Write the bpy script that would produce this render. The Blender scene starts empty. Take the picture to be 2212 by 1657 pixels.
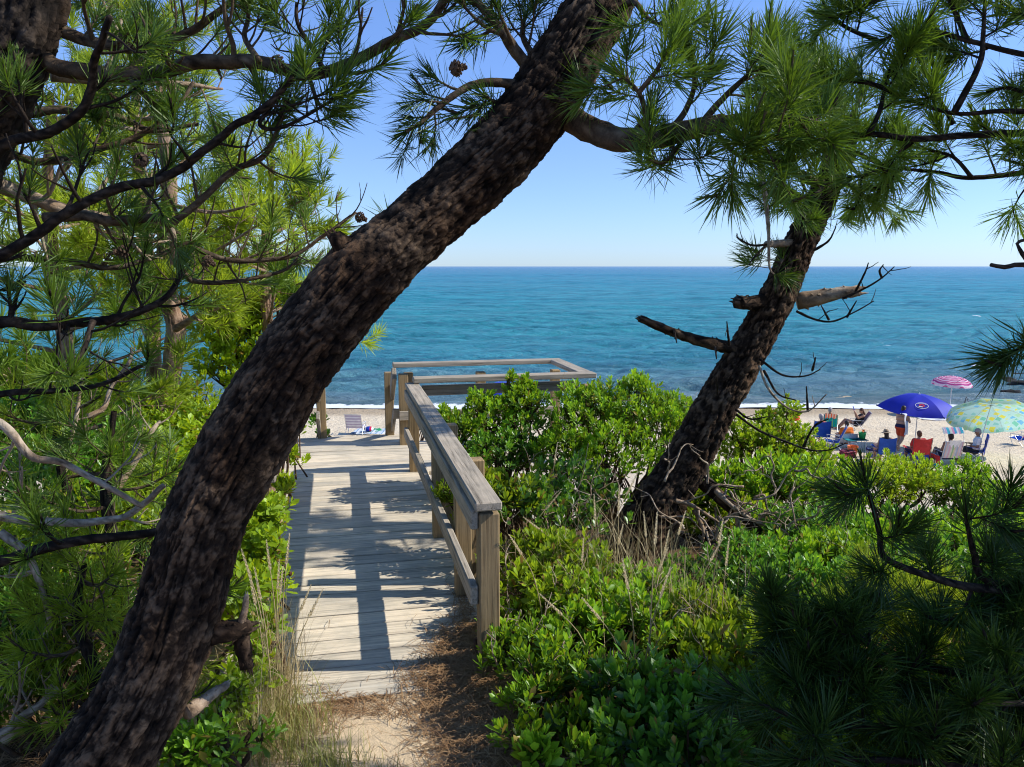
import bpy, bmesh, math, random
import numpy as np
from mathutils import Vector, Matrix, Euler

rng = np.random.default_rng(7)
random.seed(7)
R = math.radians
SC = bpy.context.scene
COL = SC.collection

# ------------------------------------------------------------------ camera
F = 1736.0                 # focal length in units of a 2212-wide picture
PITCH = R(8.32)
EYE = np.array([0.0, 0.0, 1.75])
FW = np.array([0, math.cos(PITCH), -math.sin(PITCH)])
UP = np.array([0, math.sin(PITCH), math.cos(PITCH)])

def ray(px, py):
    return FW + (px - 1106) / F * np.array([1.0, 0, 0]) + (828.5 - py) / F * UP

def P(px, py, Y):
    """world point seen at (px, py) at the distance Y in front"""
    d = ray(px, py)
    return EYE + d * (Y / d[1])

def PP(pts, Y0, Y1=None):
    """several (px,py) or (px,py,Y) with the depth running from Y0 to Y1"""
    Y1 = Y0 if Y1 is None else Y1
    n = max(len(pts) - 1, 1)
    return np.array([P(p[0], p[1], p[2] if len(p) > 2 else Y0 + (Y1 - Y0) * i / n) for i, p in enumerate(pts)])

def beach_z(y):
    return -5.0 - 0.04 * (y - 20)

def G(px, py):
    """where the ray meets the beach"""
    d = ray(px, py)
    t = (EYE[2] + 5.0 - 0.8) / (-d[2] - 0.04 * d[1]) if False else None
    # EYE.z + t*dz = -5 - .04*(t*dy-20)
    t = (-5.0 + 0.8 - EYE[2]) / (d[2] + 0.04 * d[1])
    return EYE + d * t

cam_data = bpy.data.cameras.new("camera")
cam = bpy.data.objects.new("camera", cam_data)
COL.objects.link(cam)
cam.location = EYE
cam.rotation_euler = (math.pi / 2 - PITCH, 0, 0)
cam_data.sensor_width = 36
cam_data.lens = 36 * F / 2212
cam_data.clip_start = 0.05
cam_data.clip_end = 30000
SC.camera = cam

# ------------------------------------------------------------------ light
SUN_EL, SUN_AZ = 38.0, 1.0      # azimuth: degrees ahead of due right
sd = Vector((math.cos(R(SUN_EL)) * math.cos(R(SUN_AZ)), math.cos(R(SUN_EL)) * math.sin(R(SUN_AZ)), math.sin(R(SUN_EL))))
sl = bpy.data.lights.new("sun", 'SUN')
sl.energy = 5.0
sl.angle = R(0.53)
sl.color = (1.0, 0.965, 0.89)
so = bpy.data.objects.new("sun", sl)
COL.objects.link(so)
so.rotation_euler = sd.to_track_quat('Z', 'Y').to_euler()

W = bpy.data.worlds.new("World")
SC.world = W
W.use_nodes = True
wn, wl = W.node_tree.nodes, W.node_tree.links
wn.clear()
sky = wn.new('ShaderNodeTexSky')
sky.sky_type = 'NISHITA'
sky.sun_disc = False
sky.sun_elevation = R(SUN_EL)
sky.sun_rotation = R(90 - SUN_AZ)
sky.air_density = 1.0
sky.dust_density = 0.1
sky.ozone_density = 4.0
hs = wn.new('ShaderNodeHueSaturation')
hs.inputs['Saturation'].default_value = 1.05
hs.inputs['Value'].default_value = 1.0
bg = wn.new('ShaderNodeBackground')
bg.inputs['Strength'].default_value = 0.12
wo = wn.new('ShaderNodeOutputWorld')
wtc = wn.new('ShaderNodeTexCoord')
wsx = wn.new('ShaderNodeSeparateXYZ'); wl.new(wtc.outputs['Generated'], wsx.inputs[0])
wr = wn.new('ShaderNodeValToRGB')                     # marine haze: bluer and paler towards the horizon
for pos, c in ((0.0, (0.82, 1.08, 1.70)), (0.06, (0.98, 1.13, 1.62)), (0.12, (1.12, 1.18, 1.55)), (0.30, (1.42, 1.42, 1.75)), (0.6, (1.2, 1.2, 1.35))):
    e = wr.color_ramp.elements[0] if pos == 0 else (wr.color_ramp.elements.new(pos) if pos < .6 else wr.color_ramp.elements[-1])
    e.position = pos; e.color = (*c, 1)
wl.new(wsx.outputs[2], wr.inputs['Fac'])
wmu = wn.new('ShaderNodeMix'); wmu.data_type = 'RGBA'; wmu.blend_type = 'MULTIPLY'; wmu.inputs[0].default_value = 1.0
wl.new(sky.outputs[0], wmu.inputs[6]); wl.new(wr.outputs[0], wmu.inputs[7])
wl.new(wmu.outputs[2], hs.inputs['Color'])
wl.new(hs.outputs[0], bg.inputs['Color'])
wl.new(bg.outputs[0], wo.inputs['Surface'])

SC.view_settings.view_transform = 'Standard'
SC.view_settings.look = 'None'
SC.view_settings.exposure = 0
SC.view_settings.gamma = 1
SC.render.engine = 'CYCLES'
SC.cycles.filter_width = 1.1
SC.cycles.max_bounces = 6
SC.cycles.diffuse_bounces = 1
SC.cycles.glossy_bounces = 3
SC.cycles.transmission_bounces = 3
SC.cycles.sample_clamp_indirect = 4

# ------------------------------------------------------------------ numpy noise
def _h(ix, iy, iz, seed):
    n = (ix.astype(np.int64) * 374761393 + iy.astype(np.int64) * 668265263 + iz.astype(np.int64) * 2147483647 + seed * 974711) & 0xFFFFFFFF
    n = ((n ^ (n >> 13)) * 1274126177) & 0xFFFFFFFF
    n = ((n ^ (n >> 15)) * 2246822519) & 0xFFFFFFFF
    return ((n ^ (n >> 16)) & 0xFFFFFF) / float(0xFFFFFF)

def vnoise(x, y, z=None, seed=0):
    x = np.asarray(x, float); y = np.asarray(y, float)
    z = np.zeros_like(x) if z is None else np.asarray(z, float)
    x0, y0, z0 = np.floor(x), np.floor(y), np.floor(z)
    fx, fy, fz = x - x0, y - y0, z - z0
    fx, fy, fz = [f * f * (3 - 2 * f) for f in (fx, fy, fz)]
    r = 0
    for dx in (0, 1):
        for dy in (0, 1):
            for dz in (0, 1):
                w = (fx if dx else 1 - fx) * (fy if dy else 1 - fy) * (fz if dz else 1 - fz)
                r = r + w * _h(x0 + dx, y0 + dy, z0 + dz, seed)
    return r * 2 - 1

def fbm(x, y, z=None, octaves=4, seed=0, gain=0.5):
    a, s, r = 1.0, 1.0, 0
    for o in range(octaves):
        r = r + a * vnoise(np.asarray(x) * s, np.asarray(y) * s, None if z is None else np.asarray(z) * s, seed + o * 17)
        a *= gain; s *= 2.03
    return r

def worley(u, v, per_u, seed=0):
    """cells of size 1, periodic in u with per_u cells. returns F1, F2, cell random"""
    u0, v0 = np.floor(u), np.floor(v)
    f1 = np.full(u.shape, 9.0); f2 = np.full(u.shape, 9.0); cid = np.zeros(u.shape)
    for du in (-1, 0, 1):
        for dv in (-1, 0, 1):
            cu, cv = u0 + du, v0 + dv
            cm = np.mod(cu, per_u)
            z = np.zeros_like(cm)
            jx, jy, jr = _h(cm, cv, z, seed), _h(cm, cv, z, seed + 1), _h(cm, cv, z, seed + 2)
            d = np.hypot(cu + jx - u, cv + jy - v)
            near = d < f1
            f2 = np.where(near, f1, np.minimum(f2, d))
            cid = np.where(near, jr, cid)
            f1 = np.where(near, d, f1)
    return f1, f2, cid

# ------------------------------------------------------------------ mesh helpers
def np_mesh(name, V, faces, smooth=True, tint=None):
    """V (n,3); faces: list of int arrays (m,k)"""
    me = bpy.data.meshes.new(name)
    V = np.asarray(V, np.float32)
    faces = [np.asarray(f, np.int32) for f in faces if len(f)]
    loops = np.concatenate([f.ravel() for f in faces])
    sizes = np.concatenate([np.full(len(f), f.shape[1], np.int32) for f in faces])
    starts = np.concatenate([[0], np.cumsum(sizes)[:-1]]).astype(np.int32)
    me.vertices.add(len(V)); me.vertices.foreach_set('co', V.ravel())
    me.loops.add(len(loops)); me.loops.foreach_set('vertex_index', loops)
    me.polygons.add(len(sizes)); me.polygons.foreach_set('loop_start', starts); me.polygons.foreach_set('loop_total', sizes)
    me.polygons.foreach_set('use_smooth', np.full(len(sizes), smooth))
    me.update(calc_edges=True)
    if tint is not None:
        a = me.attributes.new('tint', 'FLOAT', 'POINT')
        a.data.foreach_set('value', np.asarray(tint, np.float32))
    return me

class Geo:
    def __init__(self):
        self.V, self.T, self.n, self.Fs = [], [], 0, []
    def add(self, V, faces, tint=0.5):
        V = np.asarray(V, float)
        self.V.append(V)
        self.T.append(np.full(len(V), tint) if np.isscalar(tint) else np.asarray(tint))
        for f in faces:
            f = np.asarray(f)
            if len(f): self.Fs.append(f + self.n)
        self.n += len(V)
    def build(self, name, mat, parent=None, smooth=True, origin=None):
        V = np.concatenate(self.V)
        by = {}
        for f in self.Fs: by.setdefault(f.shape[1], []).append(f)
        if origin is not None: V = V - np.asarray(origin)
        me = np_mesh(name, V, [np.concatenate(v) for v in by.values()], smooth, np.concatenate(self.T))
        me.materials.append(mat)
        o = bpy.data.objects.new(name, me)
        COL.objects.link(o)
        if parent is not None: o.parent = parent
        if origin is not None: o.location = origin
        return o

def thing(name, label, cat, loc=(0, 0, 0), rz=0.0, group=None):
    o = bpy.data.objects.new(name, None)
    o.empty_display_size = 0.2
    COL.objects.link(o)
    o.location = loc; o.rotation_euler = (0, 0, rz)
    o['label'] = label; o['category'] = cat
    if group: o['group'] = group
    return o

def tag(o, label, cat, group=None, kind=None):
    if label: o['label'] = label
    if cat: o['category'] = cat
    if group: o['group'] = group
    if kind: o['kind'] = kind
    return o

def resample(pts, radii, step):
    """Catmull-Rom through pts, arc-length spaced"""
    pts = np.asarray(pts, float); radii = np.asarray(radii, float)
    if len(pts) == 2:
        pts = np.array([pts[0], (pts[0] + pts[1]) / 2, pts[1]]); radii = np.array([radii[0], radii.mean(), radii[1]])
    A = np.vstack([2 * pts[0] - pts[1], pts, 2 * pts[-1] - pts[-2]])
    out, rr = [], []
    for i in range(len(pts) - 1):
        p0, p1, p2, p3 = A[i], A[i + 1], A[i + 2], A[i + 3]
        n = max(2, int(np.ceil(np.linalg.norm(p2 - p1) / step)))
        t = np.linspace(0, 1, n, endpoint=False)[:, None]
        out.append(0.5 * (2 * p1 + (p2 - p0) * t + (2 * p0 - 5 * p1 + 4 * p2 - p3) * t ** 2 + (3 * p1 - p0 - 3 * p2 + p3) * t ** 3))
        rr.append(radii[i] + (radii[i + 1] - radii[i]) * t[:, 0])
    out.append(pts[-1:]); rr.append(radii[-1:])
    return np.concatenate(out), np.concatenate(rr)

def frames(C):
    T = np.gradient(C, axis=0)
    T /= np.linalg.norm(T, axis=1)[:, None] + 1e-12
    a = np.array([0, 0, 1.0]) if abs(T[0][2]) < 0.9 else np.array([1.0, 0, 0])
    N = np.zeros_like(C)
    n = np.cross(T[0], a); n /= np.linalg.norm(n)
    for i in range(len(C)):
        n = n - T[i] * np.dot(n, T[i]); n /= np.linalg.norm(n) + 1e-12
        N[i] = n
    return T, N, np.cross(T, N)

def tube(geo, pts, radii, sides=7, step=0.05, rough=0.0, tint=0.5, raw=False, cap=True):
    C, r = (np.asarray(pts, float), np.asarray(radii, float)) if raw else resample(pts, radii, step)
    T, N, B = frames(C)
    th = np.linspace(0, 2 * np.pi, sides, endpoint=False)
    rad = np.repeat(r[:, None], sides, 1)
    if rough: rad = rad * (1 + rough * rng.uniform(-1, 1, rad.shape))
    V = C[:, None, :] + rad[..., None] * (np.cos(th)[None, :, None] * N[:, None, :] + np.sin(th)[None, :, None] * B[:, None, :])
    m = len(C)
    i = np.arange(m - 1)[:, None] * sides; j = np.arange(sides)[None, :]; k = (j + 1) % sides
    q = np.stack([i + j, i + k, i + sides + k, i + sides + j], -1).reshape(-1, 4)
    V = V.reshape(-1, 3)
    fs = [q]
    if cap:
        V = np.vstack([V, C[:1] - T[:1] * 0.0, C[-1:] + T[-1:] * r[-1] * 0.4])
        jj = np.arange(sides); kk = (jj + 1) % sides
        fs.append(np.stack([np.full(sides, m * sides), kk, jj], -1))
        b = (m - 1) * sides
        fs.append(np.stack([np.full(sides, m * sides + 1), b + jj, b + kk], -1))
    geo.add(V, fs, tint)
    return C, r

def box(geo, c, s, rot=None, tint=0.5, bev=0.0, top_taper=None):
    """box centre c, full sizes s, optional 3x3 rot; bev chamfers the edges"""
    hx, hy, hz = np.array(s) / 2.0
    if bev:
        b = min(bev, 0.45 * min(hx, hy, hz) * 2)
        pts, idx = [], {}
        for sx in (-1, 1):
            for sy in (-1, 1):
                for sz in (-1, 1):
                    for ax in range(3):
                        p = np.array([sx * hx, sy * hy, sz * hz], float)
                        for a in range(3):
                            if a != ax: p[a] -= np.sign(p[a]) * b
                        idx[(sx, sy, sz, ax)] = len(pts); pts.append(p)
        q, t = [], []
        I = lambda x, y, z, a: idx[(x, y, z, a)]
        for s_ in (-1, 1):
            q.append([I(s_, -1, -1, 0), I(s_, 1, -1, 0), I(s_, 1, 1, 0), I(s_, -1, 1, 0)][::s_])
            q.append([I(-1, s_, -1, 1), I(-1, s_, 1, 1), I(1, s_, 1, 1), I(1, s_, -1, 1)][::s_])
            q.append([I(-1, -1, s_, 2), I(1, -1, s_, 2), I(1, 1, s_, 2), I(-1, 1, s_, 2)][::s_])
        for a_ in (-1, 1):
            for b_ in (-1, 1):
                q.append([I(-1, a_, b_, 1), I(1, a_, b_, 1), I(1, a_, b_, 2), I(-1, a_, b_, 2)][::a_ * b_])
                q.append([I(a_, -1, b_, 2), I(a_, 1, b_, 2), I(a_, 1, b_, 0), I(a_, -1, b_, 0)][::a_ * b_])
                q.append([I(a_, b_, -1, 0), I(a_, b_, 1, 0), I(a_, b_, 1, 1), I(a_, b_, -1, 1)][::a_ * b_])
        for sx in (-1, 1):
            for sy in (-1, 1):
                for sz in (-1, 1):
                    t.append([I(sx, sy, sz, 0), I(sx, sy, sz, 1), I(sx, sy, sz, 2)][::sx * sy * sz])
        V = np.array(pts); fs = [np.array(q), np.array(t)]
    else:
        V = np.array([[x, y, z] for x in (-hx, hx) for y in (-hy, hy) for z in (-hz, hz)])
        fs = [np.array([[0, 1, 3, 2], [4, 6, 7, 5], [0, 4, 5, 1], [2, 3, 7, 6], [0, 2, 6, 4], [1, 5, 7, 3]])]
    if rot is not None: V = V @ np.asarray(rot).T
    geo.add(V + np.asarray(c), fs, tint)

def beam(geo, a, b, w, h, tint=0.5, bev=0.004, up=(0, 0, 1)):
    """straight board from a to b, width w (sideways) height h (along up)"""
    a, b = np.asarray(a, float), np.asarray(b, float)
    y = b - a; L = np.linalg.norm(y); y /= L
    x = np.cross(y, up); x /= np.linalg.norm(x); z = np.cross(x, y)
    box(geo, (a + b) / 2, (w, L, h), np.stack([x, y, z], 1), tint, bev)

def lathe(geo, prof, sides=24, centre=(0, 0, 0), tint=0.5):
    prof = np.array(prof, float)
    th = np.linspace(0, 2 * np.pi, sides, endpoint=False)
    V = np.stack([prof[:, None, 0] * np.cos(th), prof[:, None, 0] * np.sin(th), np.repeat(prof[:, None, 1], sides, 1)], -1)
    m = len(prof)
    i = np.arange(m - 1)[:, None] * sides; j = np.arange(sides)[None, :]; k = (j + 1) % sides
    q = np.stack([i + j, i + k, i + sides + k, i + sides + j], -1).reshape(-1, 4)
    geo.add(V.reshape(-1, 3) + np.asarray(centre), [q], tint)

# ------------------------------------------------------------------ materials
def mat(name):
    m = bpy.data.materials.new(name); m.use_nodes = True
    nt = m.node_tree
    nt.nodes.clear()
    out = nt.nodes.new('ShaderNodeOutputMaterial')
    return m, nt.nodes, nt.links, out

def node(n, kind, **kw):
    x = n.new(kind)
    for k, v in kw.items():
        if k in x.inputs: x.inputs[k].default_value = v
        else: setattr(x, k, v)
    return x

def ramp(n, stops, interp='LINEAR'):
    r = n.new('ShaderNodeValToRGB')
    cr = r.color_ramp; cr.interpolation = interp
    while len(cr.elements) > 1: cr.elements.remove(cr.elements[-1])
    cr.elements[0].position = stops[0][0]; cr.elements[0].color = (*stops[0][1], 1)
    for p, c in stops[1:]:
        e = cr.elements.new(p); e.color = (*c, 1)
    return r

def m_plain(name, col, rough=0.6, var=0.12, scale=30, bump=0.0, metallic=0.0, spec=0.4):
    m, n, l, out = mat(name)
    b = n.new('ShaderNodeBsdfPrincipled')
    tc = n.new('ShaderNodeTexCoord')
    nz = node(n, 'ShaderNodeTexNoise', Scale=scale, Detail=4.0)
    l.new(tc.outputs['Object'], nz.inputs['Vector'])
    r = ramp(n, [(0.25, tuple(c * (1 - var) for c in col)), (0.75, tuple(min(1, c * (1 + var)) for c in col))])
    l.new(nz.outputs['Fac'], r.inputs['Fac'])
    l.new(r.outputs[0], b.inputs['Base Color'])
    b.inputs['Roughness'].default_value = rough
    b.inputs['Metallic'].default_value = metallic
    b.inputs['Specular IOR Level'].default_value = spec
    if bump:
        bp = node(n, 'ShaderNodeBump', Strength=bump, Distance=0.01)
        l.new(nz.outputs['Fac'], bp.inputs['Height']); l.new(bp.outputs[0], b.inputs['Normal'])
    l.new(b.outputs[0], out.inputs['Surface'])
    return m

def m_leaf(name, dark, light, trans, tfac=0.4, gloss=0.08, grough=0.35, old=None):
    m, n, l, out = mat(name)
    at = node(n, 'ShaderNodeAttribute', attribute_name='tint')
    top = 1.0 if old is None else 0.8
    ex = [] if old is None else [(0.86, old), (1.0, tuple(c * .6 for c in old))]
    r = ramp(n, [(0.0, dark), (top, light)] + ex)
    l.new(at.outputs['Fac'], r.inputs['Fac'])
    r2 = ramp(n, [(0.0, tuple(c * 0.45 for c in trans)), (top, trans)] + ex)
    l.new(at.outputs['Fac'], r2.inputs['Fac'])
    d = n.new('ShaderNodeBsdfDiffuse'); t = n.new('ShaderNodeBsdfTranslucent')
    l.new(r.outputs[0], d.inputs['Color']); l.new(r2.outputs[0], t.inputs['Color'])
    mx = node(n, 'ShaderNodeMixShader', Fac=tfac)
    l.new(d.outputs[0], mx.inputs[1]); l.new(t.outputs[0], mx.inputs[2])
    g = node(n, 'ShaderNodeBsdfGlossy', Roughness=grough)
    g.inputs['Color'].default_value = (0.9, 0.95, 0.85, 1)
    mx2 = node(n, 'ShaderNodeMixShader', Fac=gloss)
    l.new(mx.outputs[0], mx2.inputs[1]); l.new(g.outputs[0], mx2.inputs[2])
    l.new(mx2.outputs[0], out.inputs['Surface'])
    return m

def m_bark(name, dark, mid, light, scale=1.0, bump=0.6):
    """colour by crack depth (tint) and noise"""
    m, n, l, out = mat(name)
    b = n.new('ShaderNodeBsdfPrincipled')
    tc = n.new('ShaderNodeTexCoord')
    at = node(n, 'ShaderNodeAttribute', attribute_name='tint')
    nz = node(n, 'ShaderNodeTexNoise', Scale=38 * scale, Detail=8.0, Roughness=0.65)
    nb = node(n, 'ShaderNodeTexNoise', Scale=5 * scale, Detail=4.0)
    l.new(tc.outputs['Object'], nz.inputs['Vector']); l.new(tc.outputs['Object'], nb.inputs['Vector'])
    a1 = node(n, 'ShaderNodeMath', operation='MULTIPLY_ADD'); a1.inputs[1].default_value = 0.55; a1.inputs[2].default_value = -0.28
    l.new(nz.outputs['Fac'], a1.inputs[0])
    a2 = node(n, 'ShaderNodeMath', operation='ADD', use_clamp=True)
    l.new(at.outputs['Fac'], a2.inputs[0]); l.new(a1.outputs[0], a2.inputs[1])
    wp = node(n, 'ShaderNodeTexNoise', Scale=14 * scale, Detail=3.0)
    l.new(tc.outputs['Object'], wp.inputs['Vector'])
    wv = node(n, 'ShaderNodeVectorMath', operation='MULTIPLY_ADD'); wv.inputs[1].default_value = (.10 / scale,) * 3
    l.new(wp.outputs['Color'], wv.inputs[0]); l.new(tc.outputs['Object'], wv.inputs[2])
    vo = node(n, 'ShaderNodeTexVoronoi', feature='DISTANCE_TO_EDGE', Scale=34 * scale); l.new(wv.outputs[0], vo.inputs['Vector'])
    vr = ramp(n, [(0.0, (0, 0, 0)), (0.16, (1, 1, 1))]); l.new(vo.outputs['Distance'], vr.inputs['Fac'])
    v1 = node(n, 'ShaderNodeMath', operation='MULTIPLY_ADD'); v1.inputs[1].default_value = 0.10; v1.inputs[2].default_value = -0.10
    l.new(vr.outputs[0], v1.inputs[0])
    a3 = node(n, 'ShaderNodeMath', operation='ADD', use_clamp=True); l.new(a2.outputs[0], a3.inputs[0]); l.new(v1.outputs[0], a3.inputs[1])
    hb = node(n, 'ShaderNodeMath', operation='MULTIPLY_ADD'); l.new(vr.outputs[0], hb.inputs[0]); hb.inputs[1].default_value = .16; l.new(nz.outputs['Fac'], hb.inputs[2])
    r = ramp(n, [(0.05, dark), (0.45, mid), (0.95, light)])
    l.new(a3.outputs[0], r.inputs['Fac'])
    r2 = ramp(n, [(0.35, (0.75, 0.62, 0.52)), (0.65, (1.0, 1.0, 1.0))])
    l.new(nb.outputs['Fac'], r2.inputs['Fac'])
    mu = node(n, 'ShaderNodeMix', data_type='RGBA', blend_type='MULTIPLY'); mu.inputs[0].default_value = 1.0
    l.new(r.outputs[0], mu.inputs[6]); l.new(r2.outputs[0], mu.inputs[7])
    l.new(mu.outputs[2], b.inputs['Base Color'])
    b.inputs['Roughness'].default_value = 0.92
    b.inputs['Specular IOR Level'].default_value = 0.15
    bp = node(n, 'ShaderNodeBump', Strength=bump, Distance=0.008)
    l.new(hb.outputs[0], bp.inputs['Height']); l.new(bp.outputs[0], b.inputs['Normal'])
    l.new(b.outputs[0], out.inputs['Surface'])
    return m

def m_wood(name, axis, base=(0.36, 0.31, 0.24), dark=(0.10, 0.085, 0.07), sand=0.0):
    m, n, l, out = mat(name)
    b = n.new('ShaderNodeBsdfPrincipled')
    tc = n.new('ShaderNodeTexCoord')
    at = node(n, 'ShaderNodeAttribute', attribute_name='tint')
    mp = n.new('ShaderNodeMapping')
    s = [70.0, 70.0, 70.0]; s[axis] = 2.2
    mp.inputs['Scale'].default_value = s
    cx = node(n, 'ShaderNodeCombineXYZ')
    sc = node(n, 'ShaderNodeMath', operation='MULTIPLY'); sc.inputs[1].default_value = 37.0
    l.new(at.outputs['Fac'], sc.inputs[0])
    for i in range(3): l.new(sc.outputs[0], cx.inputs[i])
    ad = node(n, 'ShaderNodeVectorMath', operation='ADD')
    l.new(tc.outputs['Object'], ad.inputs[0]); l.new(cx.outputs[0], ad.inputs[1])
    l.new(ad.outputs[0], mp.inputs['Vector'])
    gr = node(n, 'ShaderNodeTexNoise', Scale=1.0, Detail=6.0, Roughness=0.7, Distortion=0.35)
    l.new(mp.outputs[0], gr.inputs['Vector'])
    blot = node(n, 'ShaderNodeTexNoise', Scale=4.5, Detail=5.0, Roughness=0.6)
    l.new(ad.outputs[0], blot.inputs['Vector'])
    r = ramp(n, [(0.30, dark), (0.46, tuple(c * 0.75 for c in base)), (0.62, base), (0.8, tuple(min(1, c * 1.25) for c in base))])
    l.new(gr.outputs['Fac'], r.inputs['Fac'])
    r2 = ramp(n, [(0.3, (0.74, 0.75, 0.75)), (0.6, (1.0, 0.97, 0.93)), (0.9, (1.15, 1.05, 0.95))])
    l.new(blot.outputs['Fac'], r2.inputs['Fac'])
    mu = node(n, 'ShaderNodeMix', data_type='RGBA', blend_type='MULTIPLY'); mu.inputs[0].default_value = 1.0
    l.new(r.outputs[0], mu.inputs[6]); l.new(r2.outputs[0], mu.inputs[7])
    tr = ramp(n, [(0.0, (0.76, 0.76, 0.77)), (1.0, (1.12, 1.08, 1.03))])
    l.new(at.outputs['Fac'], tr.inputs['Fac'])
    mu2 = node(n, 'ShaderNodeMix', data_type='RGBA', blend_type='MULTIPLY'); mu2.inputs[0].default_value = 1.0
    l.new(mu.outputs[2], mu2.inputs[6]); l.new(tr.outputs[0], mu2.inputs[7])
    l.new(mu2.outputs[2], b.inputs['Base Color'])
    b.inputs['Roughness'].default_value = 0.85
    b.inputs['Specular IOR Level'].default_value = 0.2
    bp = node(n, 'ShaderNodeBump', Strength=0.55, Distance=0.004)
    l.new(gr.outputs['Fac'], bp.inputs['Height']); l.new(bp.outputs[0], b.inputs['Normal'])
    l.new(b.outputs[0], out.inputs['Surface'])
    return m

def m_bands(name, stops, axis=0, freq=1.0, offset=0.0, rough=0.8, radial=False, trans=0.0, wob=0.0):
    """repeating fabric stripes along an object axis (or by radius)"""
    m, n, l, out = mat(name)
    tc = n.new('ShaderNodeTexCoord')
    if radial:
        sx = n.new('ShaderNodeSeparateXYZ'); l.new(tc.outputs['Object'], sx.inputs[0])
        cb = n.new('ShaderNodeCombineXYZ'); l.new(sx.outputs[0], cb.inputs[0]); l.new(sx.outputs[1], cb.inputs[1])
        ln = node(n, 'ShaderNodeVectorMath', operation='LENGTH'); l.new(cb.outputs[0], ln.inputs[0]); val = ln.outputs['Value']
    else:
        sx = n.new('ShaderNodeSeparateXYZ'); l.new(tc.outputs['Object'], sx.inputs[0]); val = sx.outputs[axis]
    ma = node(n, 'ShaderNodeMath', operation='MULTIPLY_ADD'); ma.inputs[1].default_value = freq; ma.inputs[2].default_value = offset
    l.new(val, ma.inputs[0])
    fr = node(n, 'ShaderNodeMath', operation='FRACT'); l.new(ma.outputs[0], fr.inputs[0])
    r = ramp(n, stops, 'CONSTANT'); l.new(fr.outputs[0], r.inputs['Fac'])
    nz = node(n, 'ShaderNodeTexNoise', Scale=8.0, Detail=3.0); l.new(tc.outputs['Object'], nz.inputs['Vector'])
    r2 = ramp(n, [(0.3, (0.85, 0.85, 0.85)), (0.7, (1, 1, 1))]); l.new(nz.outputs['Fac'], r2.inputs['Fac'])
    mu = node(n, 'ShaderNodeMix', data_type='RGBA', blend_type='MULTIPLY'); mu.inputs[0].default_value = 1.0
    l.new(r.outputs[0], mu.inputs[6]); l.new(r2.outputs[0], mu.inputs[7])
    d = n.new('ShaderNodeBsdfDiffuse'); l.new(mu.outputs[2], d.inputs['Color'])
    t = n.new('ShaderNodeBsdfTranslucent'); l.new(mu.outputs[2], t.inputs['Color'])
    mx = node(n, 'ShaderNodeMixShader', Fac=trans); l.new(d.outputs[0], mx.inputs[1]); l.new(t.outputs[0], mx.inputs[2])
    l.new(mx.outputs[0], out.inputs['Surface'])
    return m

M = {}
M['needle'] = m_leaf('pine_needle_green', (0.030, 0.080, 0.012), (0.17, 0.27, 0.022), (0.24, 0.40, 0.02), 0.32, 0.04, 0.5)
M['needle_dark'] = m_leaf('pine_needle_shaded_green', (0.016, 0.046, 0.010), (0.085, 0.16, 0.018), (0.12, 0.22, 0.02), 0.25, 0.03, 0.45)  # darker copy of the needle colour, shade painted in for shaded boughs
M['needle_lit'] = m_leaf('pine_needle_sunlit_green', (0.10, 0.18, 0.014), (0.50, 0.62, 0.06), (0.72, 0.85, 0.04), 0.45, 0.02, 0.5)  # brighter copy of the needle colour, sunlight painted in
M['leaf'] = m_leaf('shrub_leaf_green', (0.008, 0.042, 0.006), (0.30, 0.56, 0.03), (0.66, 0.98, 0.03), 0.36, 0.03, 0.40, (.40, .30, .04))
M['leaf_cool'] = m_leaf('shrub_leaf_deep_green', (0.008, 0.042, 0.010), (0.20, 0.46, 0.045), (0.46, 0.84, 0.05), 0.34, 0.04, 0.36, (.34, .22, .05))
M['leaf_warm'] = m_leaf('shrub_leaf_olive_green', (0.014, 0.046, 0.006), (0.36, 0.52, 0.03), (0.72, 0.92, 0.03), 0.38, 0.02, 0.45, (.42, .26, .06))
M['seed'] = m_leaf('pale_seed_head', (0.80, 0.62, 0.36), (0.95, 0.80, 0.52), (0.95, 0.78, 0.48), 0.5, 0.02, 0.5)
M['leaf_fresh'] = m_leaf('shrub_leaf_yellow_green', (0.07, 0.18, 0.010), (0.42, 0.60, 0.025), (0.75, 0.90, 0.02), 0.45, 0.03, 0.45, (.45, .30, .05))
M['dry'] = m_leaf('dry_grass_straw', (0.42, 0.31, 0.14), (0.78, 0.62, 0.34), (0.7, 0.55, 0.28), 0.3, 0.03, 0.5)
M['grass'] = m_leaf('thin_green_grass', (0.16, 0.20, 0.03), (0.50, 0.46, 0.14), (0.5, 0.48, 0.10), 0.35, 0.03, 0.5)
M['litter'] = m_leaf('dead_needle_brown', (0.20, 0.10, 0.045), (0.60, 0.37, 0.18), (0.4, 0.22, 0.09), 0.12, 0.03, 0.5)
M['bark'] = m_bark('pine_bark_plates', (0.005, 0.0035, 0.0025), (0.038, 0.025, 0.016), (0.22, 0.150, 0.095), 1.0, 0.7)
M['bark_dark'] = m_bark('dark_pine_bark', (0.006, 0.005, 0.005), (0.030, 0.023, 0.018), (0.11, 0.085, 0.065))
M['bark_branch'] = m_bark('branch_bark', (0.035, 0.026, 0.018), (0.11, 0.082, 0.055), (0.24, 0.19, 0.13), 1.5)
M['bark_pink'] = m_bark('pale_pink_bark', (0.12, 0.075, 0.05), (0.36, 0.25, 0.18), (0.52, 0.40, 0.30), 1.2)
M['dead'] = m_bark('dead_grey_wood', (0.14, 0.11, 0.08), (0.40, 0.32, 0.23), (0.66, 0.55, 0.42), 1.4)
M['stem'] = m_bark('shrub_stem_brown', (0.03, 0.02, 0.012), (0.10, 0.065, 0.04), (0.20, 0.14, 0.09), 2.0)
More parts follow.
